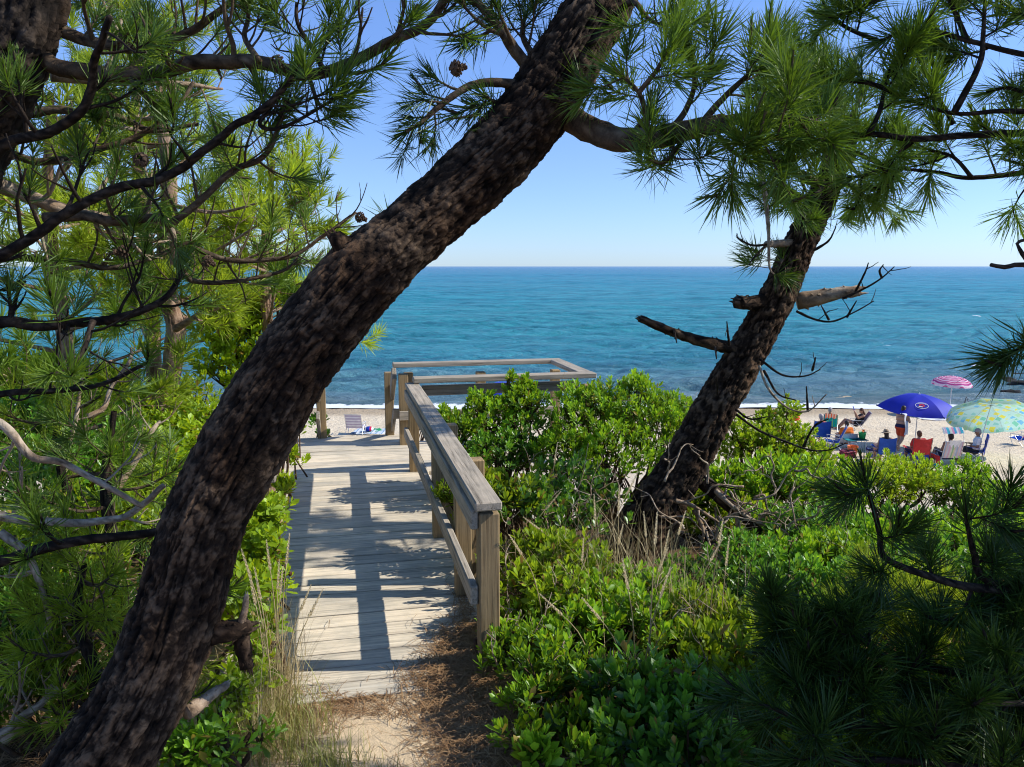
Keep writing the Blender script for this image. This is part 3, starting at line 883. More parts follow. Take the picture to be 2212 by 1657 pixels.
# ============ the big pine leaning across the path
TP = [(140, 1800, 2.12), (217, 1657, 2.2), (318, 1481, 2.28), (390, 1298, 2.36), (442, 1124, 2.42), (533, 950, 2.48), (612, 818, 2.54), (699, 700, 2.6), (785, 598, 2.65), (884, 508, 2.71), (1049, 358, 2.81),
      (1160, 232, 2.89), (1301, 0, 2.99), (1372, -120, 3.05), (1450, -290, 3.1), (1510, -470, 3.15)]
W_ = [118, 103, 90, 86, 82, 83, 79, 78, 76, 65, 68, 68, 58, 50, 42, 34]
tp = PP(TP, 2.5)
tr_ = [w * (p[1] * .99 + .15) / F for w, p in zip(W_, tp)]
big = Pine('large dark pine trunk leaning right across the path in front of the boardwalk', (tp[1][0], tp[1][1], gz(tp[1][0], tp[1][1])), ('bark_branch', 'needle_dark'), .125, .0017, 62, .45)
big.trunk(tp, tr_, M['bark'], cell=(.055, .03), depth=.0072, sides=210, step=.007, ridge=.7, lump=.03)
# knot where a limb was lost, upper left edge
big.limb(PP([(775, 575), (742, 535), (722, 508)], 2.62, 2.6), .045, .024, twigs=0, tip=False, tufts=False, name='branch_stub', mat_='bark', sides=14, rough=.14)
# broken stub on the right side, low down
big.limb(PP([(455, 1372), (505, 1362), (538, 1352)], 2.36, 2.42), .035, .027, twigs=0, tip=False, tufts=False, name='branch_stub', mat_='bark', sides=12, rough=.14)
big.limb(PP([(515, 1352), (525, 1395), (533, 1440)], 2.4, 2.42), .03, .022, twigs=0, tip=False, tufts=False, name='branch_stub', mat_='bark', sides=10, rough=.2)
big.limb(PP([(520, 1350), (530, 1310), (532, 1285)], 2.4, 2.4), .012, .008, twigs=0, tip=False, tufts=False, name='branch_stub', mat_='dead', sides=8, rough=.15)
big.limb(PP([(405, 1540), (445, 1510), (490, 1478)], 2.34, 2.5), .024, .013, twigs=0, tip=False, tufts=False, name='branch_stub', mat_='dead', sides=9, rough=.15)
# limb to the right carrying the needle mass, it swings towards the viewer
big.limb(PP([(1205, 232), (1250, 268), (1300, 290), (1350, 302), (1420, 296), (1490, 282), (1565, 268)], 2.93, 2.52), .050, .028, twigs=2, start=.5, length=(.1, .2), sub=2, sides=14, tip=False, wave=.004)
for pts, y0, y1, r0, tw in (
    ([(1490, 284), (1570, 262), (1680, 250), (1790, 270)], 2.5, 2.4, .024, 7), ([(1400, 296), (1395, 250), (1380, 200), (1330, 150)], 2.75, 2.7, .012, 4), ([(1440, 292), (1480, 240), (1500, 180), (1490, 120)], 2.7, 2.6, .012, 4),
    ([(1500, 285), (1560, 215), (1620, 160), (1660, 140)], 2.6, 2.5, .012, 4), ([(1480, 295), (1455, 330), (1430, 352), (1405, 345)], 2.55, 2.45, .008, 3), ([(1540, 278), (1580, 325), (1620, 350)], 2.45, 2.35, .008, 3),
    ([(1340, 20), (1370, 5), (1400, 40), (1440, 60)], 2.95, 2.7, .012, 4), ([(1380, 200), (1420, 150), (1440, 110)], 2.5, 2.45, .008, 3), ([(1565, 268), (1620, 300), (1690, 300)], 2.4, 2.3, .010, 4)):
    big.limb(PP(pts, y0, y1), r0, .005, twigs=tw, start=.45, length=(.08, .18), sub=2, up=.4, nmat='needle', tint=float(rng.uniform(.35, .8)))
# limbs to the left of the trunk
big.limb(PP([(1118, 182), (1062, 178), (1017, 185), (976, 209), (938, 239), (910, 265), (877, 284)], 2.86, 2.75), .017, .006, twigs=7, start=.4, length=(.07, .17), sub=1, up=.15)
big.limb(PP([(1145, 150), (1110, 105), (1085, 68), (1050, 25), (1005, -20)], 2.9, 2.9), .024, .012, twigs=6, start=.2, length=(.12, .26), sub=2)
big.limb(PP([(1165, 140), (1130, 80), (1135, 30)], 2.95, 3.1), .014, .006, twigs=7, start=.2, length=(.12, .25), sub=2)
big.limb(PP([(1100, 215), (1070, 220), (1045, 205)], 2.88, 2.8), .010, .004, twigs=4, start=.3, length=(.06, .14), sub=1, up=.1)
big.cone(P(975, 150, 2.75), .9)

# upper crown of the big pine above the frame (it shades the trunk and the path)
def crown_limbs(pine, spots, **kw):
    for a, b, r0 in spots:
        a, b = np.array(a, float), np.array(b, float)
        mid = (a + b) / 2 + np.array([0, 0, -.08 * np.linalg.norm(b - a)])
        pine.limb(np.array([a, mid, b]), r0, r0 * .3, **kw)
# ============ second leaning pine beyond the railing
T2 = [(1345, 1240, 4.95), (1385, 1160, 5.02), (1440, 1065, 5.08), (1490, 985, 5.12), (1540, 890, 5.16), (1590, 800, 5.2), (1640, 715, 5.22), (1690, 620, 5.25), (1722, 540, 5.28), (1755, 470, 5.3), (1785, 405, 5.32), (1800, 350, 5.34), (1790, 290, 5.36)]
W2 = [98, 78, 66, 58, 54, 51, 47, 44, 38, 36, 33, 26, 18]
t2 = PP(T2, 5.1)
second = Pine('smaller leaning pine with broken dead stubs rising from the shrubs beyond the railing', (t2[1][0], t2[1][1], gz(t2[1][0], t2[1][1])), ('bark_branch', 'needle'), .15, .0024, 70, .45)
second.trunk(t2, [w * .75 * (p[1] * .99 + .15) / F for w, p in zip(W2, t2)], M['bark'], cell=(.085, .05), depth=.013, sides=130, step=.012, ridge=.6, seed=31, lump=.035)
def stub(tree, pts, Y0, Y1, r0, r1, mat_='bark', **kw):
    return tree.limb(PP(pts, Y0, Y1), r0, r1, twigs=0, tip=False, tufts=False, name=kw.pop('name', 'branch_stub'), mat_=mat_, sides=11, rough=.13, **kw)
stub(second, [(1615, 760), (1560, 748), (1500, 733), (1440, 712), (1382, 688)], 5.2, 5.0, .046, .022)
stub(second, [(1700, 645), (1650, 652), (1615, 655), (1592, 652)], 5.24, 5.1, .052, .042)
stub(second, [(1722, 652), (1770, 642), (1810, 634), (1856, 628)], 5.27, 5.2, .055, .035, 'dead')
stub(second, [(1735, 523), (1690, 526), (1655, 528)], 5.28, 5.15, .03, .02, 'dead')
dead_twigs = [
    [(1720, 672), (1760, 690), (1800, 694), (1850, 672), (1888, 650)], [(1820, 645), (1870, 622), (1905, 600), (1932, 576)], [(1905, 600), (1900, 585), (1908, 572)], [(1790, 690), (1774, 660)],
    [(1830, 684), (1850, 650)], [(1848, 630), (1868, 590), (1876, 568)], [(1640, 775), (1690, 810), (1740, 812), (1772, 798)], [(1755, 800), (1762, 772)],
    [(1640, 790), (1660, 840), (1700, 880), (1745, 888), (1785, 852)], [(1745, 888), (1742, 835)], [(1650, 800), (1680, 850), (1720, 865)], [(1590, 895), (1640, 930), (1700, 955), (1750, 972), (1790, 972), (1828, 957)],
    [(1735, 965), (1760, 920), (1790, 905)], [(1590, 885), (1620, 905), (1660, 900)], [(1760, 540), (1790, 520), (1806, 490)], [(1660, 528), (1625, 530), (1595, 515), (1592, 505)], [(1655, 530), (1630, 555), (1618, 572)],
    [(1575, 745), (1572, 715), (1570, 695)], [(1545, 750), (1548, 775)], [(1455, 712), (1462, 740)], [(1550, 850), (1548, 815)], [(1520, 1030), (1560, 1050), (1620, 1062)], [(1640, 345), (1652, 420), (1660, 500), (1662, 575), (1672, 592)],
    [(1545, 1060), (1590, 1100), (1640, 1130), (1690, 1145), (1725, 1180)], [(1640, 1130), (1660, 1105), (1700, 1120), (1740, 1160)], [(1590, 1100), (1600, 1150), (1640, 1190)], [(1430, 1075), (1490, 1090), (1540, 1120), (1600, 1160)], [(1500, 1100), (1520, 1150), (1510, 1190)]]
for i, t in enumerate(dead_twigs):
    second.limb(PP(t, 5.05 if i < 21 else 4.95, 4.85), .009 if i < 22 else .018, .0035, twigs=2 if len(t) > 3 else 1, start=.3, length=(.04, .12), up=.6, sub=1, tufts=False, tip=False, name='dead_branch', mat_='bark_dark' if i < 22 and i != 8 else 'dead', sides=6, rough=.15)
for k in range(34):
    px, py = rng.uniform(1420, 1760), rng.uniform(1000, 1180); Y = rng.uniform(4.6, 5.05)
    q = [P(px, py, Y)]; d = unit(np.array([rng.normal(.2, .6), rng.normal(-.2, .4), rng.normal(.1, .5)])); L = rng.uniform(.2, .5)
    for s_ in range(7):
        d = unit(d + rng.normal(0, .38, 3)); q.append(q[-1] + d * L / 7)
    second.limb(np.array(q), .008, .0025, twigs=2, start=.2, length=(.05, .14), up=.3, sub=1, tufts=False, tip=False, name='dead_branch', mat_='dead', sides=5, rough=.2)
# thick fork at the foot of the second trunk
stub(second, [(1520, 1040), (1555, 1075), (1600, 1110), (1640, 1150)], 5.1, 4.9, .05, .03, 'bark', name='branch')
# sprays about the top of the second pine
for pts, y0, y1, r0, tw in (
    ([(1785, 405), (1738, 381), (1690, 362), (1638, 342)], 5.3, 4.9, .04, 7), ([(1795, 400), (1830, 400), (1880, 408), (1910, 402)], 5.28, 5.0, .02, 7), ([(1780, 400), (1760, 420), (1720, 440)], 5.2, 4.9, .015, 6),
    ([(1800, 350), (1840, 330), (1880, 345), (1930, 372)], 5.3, 5.1, .025, 8), ([(1795, 350), (1770, 290), (1740, 240)], 5.3, 5.3, .025, 8), ([(1690, 560), (1680, 590), (1700, 600)], 5.1, 5.05, .008, 3), ([(1720, 420), (1680, 440), (1655, 448)], 5.15, 5.0, .010, 4), ([(1800, 330), (1840, 250), (1870, 190)], 5.35, 5.5, .03, 8)):
    second.limb(PP(pts, y0, y1), r0, r0 * .3, twigs=tw, start=.12, length=(.18, .42), sub=2, tint=float(rng.uniform(.3, .7)))

# ============ pine just outside the frame on the right, its boughs reach in
fx, fy = 2.75, 2.35
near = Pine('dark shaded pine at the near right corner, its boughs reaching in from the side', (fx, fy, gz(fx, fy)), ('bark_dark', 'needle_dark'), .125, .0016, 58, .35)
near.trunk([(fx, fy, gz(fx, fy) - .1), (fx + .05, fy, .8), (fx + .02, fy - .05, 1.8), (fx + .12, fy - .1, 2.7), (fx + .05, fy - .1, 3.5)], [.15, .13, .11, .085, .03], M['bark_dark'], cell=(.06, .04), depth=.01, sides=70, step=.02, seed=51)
def joined(W3, axis):
    """prolong a limb back to the trunk axis (points, any z order)"""
    W3 = np.asarray(W3, float); axis = np.asarray(axis, float)
    z = W3[0][2] - .12
    k = np.argsort(axis[:, 2]); a = np.array([np.interp(z, axis[k, 2], axis[k, c]) for c in (0, 1)] + [np.clip(z, axis[:, 2].min(), axis[:, 2].max())])
    m = a * .5 + W3[0] * .5 + np.array([0, 0, -.03])
    return np.vstack([a, m, W3])
NEAR_AX = [(fx, fy, -.3), (fx + .05, fy, .8), (fx + .02, fy - .05, 1.8), (fx + .12, fy - .1, 2.7), (fx + .05, fy - .1, 3.5)]
near.nN = 84
for pts, y0, y1, r0, tw in (
    ([(2420, 1290, 2.3), (2211, 1276), (2091, 1267), (1983, 1237), (1910, 1203), (1900, 1150), (1884, 1090), (1868, 1040)], 2.25, 2.2, .018, 6), ([(2300, 1300, 2.3), (2134, 1255), (2105, 1200), (2095, 1160), (2085, 1110)], 2.25, 2.2, .018, 6),
    ([(2400, 1380, 2.3), (2290, 1280), (2230, 1220), (2215, 1180)], 2.3, 2.3, .014, 5), ([(2350, 1500, 2.2), (2150, 1470), (1960, 1430), (1800, 1390), (1700, 1335), (1660, 1300)], 2.25, 2.3, .022, 14), ([(1900, 1410), (1850, 1370), (1825, 1335)], 2.25, 2.3, .012, 5),
    ([(2300, 1420, 2.2), (2120, 1360), (2030, 1345), (1990, 1320)], 2.2, 2.3, .014, 7), ([(2350, 1600, 2.1), (2100, 1580), (1900, 1570), (1760, 1560), (1640, 1520)], 2.1, 2.1, .02, 14), ([(2300, 1680, 2.0), (2050, 1650), (1850, 1640), (1700, 1640)], 2.0, 2.0, .018, 11),
    ([(2300, 1400, 2.1), (2210, 1400), (2150, 1420)], 2.1, 2.1, .014, 7), ([(2280, 1520, 2.05), (2180, 1520), (2080, 1530)], 2.0, 2.0, .014, 8), ([(1850, 1490), (1760, 1440), (1700, 1430)], 2.2, 2.25, .012, 7),
    ([(2420, 800, 2.2), (2330, 780), (2240, 752), (2215, 745)], 2.1, 2.0, .014, 2), ([(2400, 560, 2.2), (2300, 590), (2210, 572), (2170, 577), (2140, 572)], 2.1, 2.1, .010, 0)):
    W3 = PP(pts, y0, y1); W3 = joined(W3, NEAR_AX) if pts[0][0] > 2212 else W3
    near.limb(W3, r0, .005, twigs=int(tw * 1.6), start=.45 if len(W3) > len(pts) else .25, length=(.07, .16), sub=2, up=.1, tufts=r0 != .010, tip=r0 != .010)
near.nN = 72
for pts, y0, y1, r0, tw in (      # boughs that hang into the upper right of the view
    ([(2420, 340, 2.6), (2215, 372), (2092, 384), (2023, 372), (1913, 362)], 2.7, 2.75, .014, 6), ([(2400, 290, 2.5), (2130, 290), (1980, 300), (1876, 290), (1807, 315), (1725, 340), (1655, 330)], 2.6, 2.7, .015, 7),
    ([(1876, 290), (1900, 240), (1908, 205), (1925, 140)], 2.6, 2.7, .009, 3), ([(2430, 220, 2.4), (2260, 240), (2160, 240), (2060, 245), (1960, 215)], 2.5, 2.6, .013, 5), ([(2060, 245), (2115, 140), (2124, 69), (2129, -30)], 2.5, 2.6, .011, 4),
    ([(2400, 120, 2.5), (2230, 120), (2100, 90), (1980, 60), (1900, 90)], 2.5, 2.65, .013, 5), ([(2380, -40, 2.6), (2150, -20), (1980, -30), (1850, 20), (1800, 40)], 2.6, 2.75, .012, 4), ([(2090, 90), (2060, 20), (2020, -60)], 2.6, 2.7, .009, 3),
    ([(1960, 215), (1880, 180), (1800, 170), (1750, 130)], 2.7, 2.85, .009, 4), ([(1980, 300), (1890, 370), (1830, 385)], 2.7, 2.75, .007, 3), ([(2100, 384), (2060, 340), (2010, 325)], 2.7, 2.7, .007, 3), ([(1800, 315), (1740, 270), (1680, 210), (1640, 190)], 2.75, 2.95, .009, 4)):
    W3 = PP(pts, y0, y1); W3 = joined(W3, NEAR_AX) if pts[0][0] > 2212 else W3
    near.limb(W3, r0, .0045, twigs=tw, start=.3, length=(.08, .20), sub=2, up=.35, nmat='needle', tint=float(rng.uniform(.4, .9)))
for pts, y0, y1, r0, tw in (
    ([(2430, 180, 2.6), (2260, 210), (2180, 190), (2130, 200)], 2.5, 2.6, .010, 5), ([(2400, 60, 2.6), (2240, 40), (2180, 20)], 2.5, 2.6, .010, 5), ([(2430, 300, 2.6), (2240, 310), (2170, 300), (2120, 270)], 2.6, 2.7, .010, 4),
    ([(2060, 268), (2010, 180), (1990, 120)], 2.7, 2.8, .008, 4), ([(1900, 90), (1830, 60), (1790, 30)], 2.7, 2.8, .008, 4)):
    W3 = PP(pts, y0, y1); W3 = joined(W3, NEAR_AX) if pts[0][0] > 2212 else W3
    near.limb(W3, r0, .0045, twigs=tw, start=.3, length=(.08, .18), sub=2, up=.3, nmat='needle', tint=float(rng.uniform(.4, .9)))
near.limb(PP([(2230, 575), (2208, 548), (2196, 525)], 2.1, 2.1), .008, .003, twigs=0, tufts=False, tip=False)
near.limb(PP([(2196, 528), (2205, 520), (2225, 518)], 2.1, 2.1), .004, .004, twigs=0, tufts=False, tip=False)
# its upper crown, out of sight, shades the bottom right and the foot of the big trunk
for k in range(17):
    a = k * 2.4; z = 1.75 + k * .10
    p0 = np.array([fx + .06, fy - .07, z]); p1 = p0 + np.array([math.cos(a) * 1.0, -.50 + math.sin(a) * .30, .32])
    if p1[0] < p1[1] * .70 + .1: p1[0] = p1[1] * .70 + .15
    near.limb(np.array([p0, (p0 + p1) / 2 + (0, 0, -.04), p1]), .022, .007, twigs=11, length=(.15, .33), sub=2)

for k in range(22):  # low limbs outside the frame, added to shade the bottom right shrubs
    z = 1.0 + k * .055; p0 = np.array([fx + .05, fy, z]); yy = rng.uniform(.3, .68)
    p1 = p0 + np.array([rng.uniform(.0, .7), yy, .12])
    near.limb(np.array([p0, (p0 + p1) / 2 - (0, 0, .04), p1]), .018, .006, twigs=10, start=.3, length=(.12, .28), sub=2)

# ============ pines on the left
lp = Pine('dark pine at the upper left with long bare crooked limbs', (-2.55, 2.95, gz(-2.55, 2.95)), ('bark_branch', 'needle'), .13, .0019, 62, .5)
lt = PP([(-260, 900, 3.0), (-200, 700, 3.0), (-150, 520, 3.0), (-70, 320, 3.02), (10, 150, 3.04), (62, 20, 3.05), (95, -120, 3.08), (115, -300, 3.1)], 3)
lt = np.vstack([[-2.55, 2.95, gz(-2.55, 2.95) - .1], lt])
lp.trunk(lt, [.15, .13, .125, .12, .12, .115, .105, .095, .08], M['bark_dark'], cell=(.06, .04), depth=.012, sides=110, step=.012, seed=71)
L_ = [
    ([(100, 130), (130, 150), (225, 160), (325, 160), (410, 140), (504, 131), (596, 144), (641, 157), (695, 156), (760, 133), (829, 96), (897, 68), (942, 27), (980, -30)], 3.05, 2.9, .032, .014, 18, 'bark_branch'),
    ([(110, 160), (190, 171), (260, 175), (342, 178), (420, 186), (480, 190)], 3.2, 3.6, .030, .005, 8, 'dead'),
    ([(17, 311), (100, 285), (170, 246), (200, 190), (205, 137), (225, 90), (240, 40)], 2.9, 2.6, .022, .010, 8, 'bark_dark'),
    ([(-60, 575), (20, 540), (90, 500), (150, 458), (256, 410), (325, 393), (410, 349), (470, 305), (513, 270), (567, 233), (634, 164)], 2.85, 2.75, .022, .011, 14, 'bark_dark'),
    ([(100, 470), (164, 468), (260, 478), (342, 470), (362, 482), (427, 438), (506, 369), (560, 350), (590, 318), (610, 260), (614, 236)], 3.0, 2.9, .02, .006, 14, 'bark_branch'),
    ([(-20, 400), (40, 418), (103, 441), (170, 462), (246, 475), (310, 478), (359, 479), (374, 520), (376, 567)], 3.2, 3.5, .036, .014, 10, 'dead'),
    ([(-10, 699), (70, 702), (137, 699), (200, 694), (256, 685), (301, 672), (352, 648), (386, 610), (393, 569)], 3.0, 3.1, .026, .009, 10, 'bark_dark'),
    ([(376, 560), (404, 597), (427, 609), (506, 609), (568, 597), (620, 579), (640, 556)], 3.6, 3.9, .015, .006, 9, 'bark_branch'),
    ([(370, 490), (410, 530), (462, 552), (517, 566), (585, 560), (637, 549), (695, 513), (750, 475), (772, 462)], 3.6, 3.9, .015, .006, 13, 'bark_branch'),
    ([(641, 157), (600, 210), (575, 245), (565, 270), (592, 282), (640, 265), (690, 235), (735, 205)], 2.85, 2.8, .010, .004, 7, 'bark_dark'),
    ([(120, 60), (190, 90), (280, 105), (350, 95), (420, 60), (480, 20), (520, -20)], 3.1, 3.2, .024, .010, 14, 'bark_branch'),
    ([(700, 155), (680, 110), (650, 60), (640, 10)], 2.9, 3.0, .011, .006, 9, 'bark_dark'),
    ([(560, 130), (530, 80), (540, 30), (530, -20)], 2.95, 3.1, .011, .006, 10, 'bark_branch'),
    ([(200, 690), (180, 760), (140, 800), (110, 810)], 2.4, 2.2, .010, .005, 4, 'bark_dark'),
    ([(-10, 911), (68, 986), (137, 1003), (239, 1055), (308, 1096)], 2.6, 2.6, .018, .008, 4, 'dead'),
    ([(-10, 1118), (17, 1121), (100, 1130), (188, 1131), (256, 1121), (310, 1085), (355, 1050)], 2.7, 2.75, .020, .010, 4, 'dead'),
    ([(-10, 1215), (68, 1193), (150, 1175), (256, 1158), (342, 1148), (424, 1134)], 2.6, 2.6, .024, .012, 5, 'bark_dark'),
    ([(-10, 1590), (50, 1550), (95, 1520), (130, 1480)], 2.5, 2.6, .018, .010, 2, 'dead'),
    ([(0, 850), (120, 845), (230, 830), (330, 780)], 2.9, 3.1, .016, .007, 8, 'bark_dark'),
    ([(0, 330), (80, 350), (180, 330), (290, 300), (380, 240), (420, 180)], 3.2, 3.4, .02, .008, 12, 'bark_branch'),
    ([(0, 560), (120, 560), (230, 580), (330, 560), (420, 520)], 3.3, 3.5, .02, .008, 12, 'bark_branch'),
    ([(30, 250), (120, 240), (240, 250), (330, 280), (430, 270)], 3.4, 3.6, .02, .008, 12, 'bark_branch'),
]
for pts, y0, y1, r0, r1, tw, mm in L_:
    low = pts[0][1] > 900
    W3 = PP(pts, y0, y1); W3 = joined(W3, lt) if pts[0][0] <= 20 else W3
    lp.limb(W3, r0, r1, twigs=tw, start=.1, length=(.10, .30), sub=2, up=.6, mat_=mm, bare=.92 if low else (.72 if pts[0][1] > 300 else .55), wave=.006, tint=.45, tip=not low)
for p in ((440, 560, 3.4), (275, 545, 3.2), (300, 340, 2.9), (770, 466, 3.85), (590, 128, 2.9)):
    lp.cone(P(*p), .9)

pink = Pine('pine with a slender sunlit pinkish trunk among the left shrubs', (*P(350, 1000, 5.2)[:2], gz(*P(350, 1000, 5.2)[:2])), ('bark_pink', 'needle_lit'), .14, .0028, 60, .6)
pt = PP([(350, 960), (359, 850), (373, 791), (376, 740), (380, 706), (366, 655), (354, 603), (360, 500), (366, 410), (360, 330), (345, 240), (350, 150)], 5.2)
pink.trunk(np.vstack([pt[0] - (0, 0, .9), pt]), [.075, .07, .062, .058, .054, .056, .048, .045, .045, .042, .036, .026, .012], M['bark_pink'], cell=(.07, .05), depth=.006, sides=48, step=.03, seed=91)
pink.limb(PP([(380, 710), (420, 685), (475, 641)], 5.1, 4.8), .026, .010, twigs=8, start=.4, length=(.15, .35))
pink.limb(PP([(372, 660), (352, 650), (320, 668), (300, 678)], 5.1, 4.7), .028, .016, twigs=4, start=.4, length=(.15, .35))
for k in range(18):
    f = rng.uniform(.40, .98); i = int(f * (len(pt) - 1)); p = pt[i] * (1 - (f * (len(pt) - 1) - i)) + pt[min(i + 1, len(pt) - 1)] * (f * (len(pt) - 1) - i)
    a = rng.uniform(0, 6.28); L = rng.uniform(.5, 1.25) * (1.1 - .45 * f)
    e = p + np.array([math.cos(a) * L, math.sin(a) * L * .8, rng.uniform(-.05, .35)])
    pink.limb(np.array([p, (p + e) / 2 - (0, 0, .06), e]), .016, .005, twigs=5, start=.3, length=(.15, .4), sub=2, tint=float(rng.uniform(.4, .9)))

def bg_pine(label, px, py_top, py_base, Y, r, n, tint, mats=('bark_pink', 'needle_lit'), skew=.0, nW=.003, candles=True, f0=.42):
    b = P(px, py_base, Y); t = P(px + skew, py_top, Y)
    z0 = min(gz(b[0], b[1]), b[2])
    pine = Pine(label, (b[0], b[1], z0), mats, .14, nW, 50, tint)
    base = np.array([b[0], b[1], z0 - .1])
    pine.trunk([base, base * .6 + t * .4 + (.05, 0, 0), base * .25 + t * .75 - (.04, 0, 0), t], [.055, .045, .03, .01], M['bark_pink'], cell=(.07, .05), depth=.006, sides=36, step=.05, seed=int(px) + 3)
    H = t[2] - z0
    for k in range(n):
        f = f0 + (.98 - f0) * (k + rng.uniform(0, 1)) / n
        p = base + (t - base) * f
        a = k * 2.4 + rng.uniform(-.4, .4); L = r * (1.15 - f) * rng.uniform(.7, 1.1) + .15
        e = p + np.array([math.cos(a) * L, math.sin(a) * L, .25 * L + rng.uniform(0, .15)])
        pine.limb(np.array([p, (p + e) / 2 - (0, 0, .05 * L), e]), .014, .005, twigs=int(4 + 3 * L), start=.35, length=(.14, .36), sub=2, tint=float(np.clip(tint + rng.normal(0, .25), 0, 1)), nmat=('needle_lit', 'needle_lit', 'needle')[k % 3])
    wood, nd = Geo(), Geo()
    if candles:
        for k in range(9):
            p = t - pine.loc + np.array([jit(.28), jit(.2), -abs(jit(.35)) - .02])
            candle(wood, nd, p, np.array([jit(.12), jit(.12), 1.0]), rng.uniform(.18, .34), .8)
        b_ = wood.build('candle_needles', M['stem'], pine.o); nd.build('needles', M['needle_lit'], b_, smooth=False)
    return pine
bg_pine('bright young pine with upright candle shoots standing against the sky on the left', 545, 345, 800, 5.9, .72, 18, .8, skew=45, f0=.56)
bg_pine('sunlit bushy pine behind the bare crooked limbs at the left edge', 110, 200, 800, 4.9, 1.0, 17, .6, candles=False, f0=.28)
bg_pine('tall green pine behind the dark limbs in the upper left', 300, -40, 800, 6.0, 1.2, 18, .6, candles=False, f0=.34)

# ------------------------------------------------------------------ broad-leaved shrubs
# leaf template: spoon-shaped blade, folded on its midrib: base, two pairs of edges, two midrib points, tip
LT = np.array([[0, 0, 0], [-.16, .38, .03], [0, .38, -.02], [.16, .38, .03], [-.21, .72, .05], [0, .72, .0], [.21, .72, .05], [0, 1.0, .03]])
LQ = np.array([[1, 2, 5, 4], [2, 3, 6, 5]])
LTri = np.array([[0, 2, 1], [0, 3, 2], [4, 5, 7], [5, 6, 7]])

def leaves(geo, pos, dirs, normals, length, width=1.0, tint=.5):
    n = len(pos)
    D = dirs / np.linalg.norm(dirs, axis=1)[:, None]
    S = np.cross(D, normals); S /= np.linalg.norm(S, axis=1)[:, None] + 1e-9
    Nn = np.cross(S, D)
    curl = rng.uniform(-.25, .15, n)
    V = (pos[:, None, :] + (LT[None, :, 1, None] * D[:, None, :] + LT[None, :, 0, None] * width * S[:, None, :]
         + (LT[None, :, 2, None] + curl[:, None, None] * LT[None, :, 1, None] ** 2) * Nn[:, None, :]) * length[:, None, None])
    o = np.arange(n)[:, None, None] * 8
    geo.add(V.reshape(-1, 3), [(o + LQ[None]).reshape(-1, 4), (o + LTri[None]).reshape(-1, 3)], np.repeat(np.clip(tint, 0, 1), 8))

def whorls(geo, P_, A_, leaf=.055, per=11, tint=.5, width=1.0, open_=(12, 75)):
    """a spray of leaves round each shoot tip P_ with axis A_"""
    n = len(P_)
    A_ = A_ / np.linalg.norm(A_, axis=1)[:, None]
    k = n * per
    Pn, An = np.repeat(P_, per, 0), np.repeat(A_, per, 0)
    t = np.tile(np.linspace(0, 1, per), n)           # 0 = innermost top leaf
    ph = np.tile(np.arange(per) * 2.4, n) + np.repeat(rng.uniform(0, 6.28, n), per)
    r1 = np.cross(An, np.where(np.abs(An[:, 2:3]) < .9, [[0, 0, 1.0]], [[1.0, 0, 0]])); r1 /= np.linalg.norm(r1, axis=1)[:, None]
    r2 = np.cross(An, r1)
    rad = np.cos(ph)[:, None] * r1 + np.sin(ph)[:, None] * r2
    an = np.radians(open_[0] + (open_[1] - open_[0]) * t + rng.normal(0, 10, k))
    D = np.cos(an)[:, None] * An + np.sin(an)[:, None] * rad
    Nn = np.cos(an)[:, None] * rad * -1 + np.sin(an)[:, None] * An + rng.normal(0, .3, (k, 3))
    ln = leaf * np.repeat(rng.uniform(.6, 1.25, n), per) * rng.uniform(.7, 1.15, k) * (0.6 + .4 * np.clip(t * 3, 0, 1))
    pos = Pn - An * (t * leaf * 1.25)[:, None] + rad * .003
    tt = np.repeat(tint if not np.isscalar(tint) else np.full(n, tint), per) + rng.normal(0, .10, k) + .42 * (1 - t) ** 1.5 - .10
    leaves(geo, pos, D, Nn, ln, width, np.where(rng.uniform(size=k) < .035, rng.uniform(.85, 1, k), np.clip(tt, 0, 1) * .8))

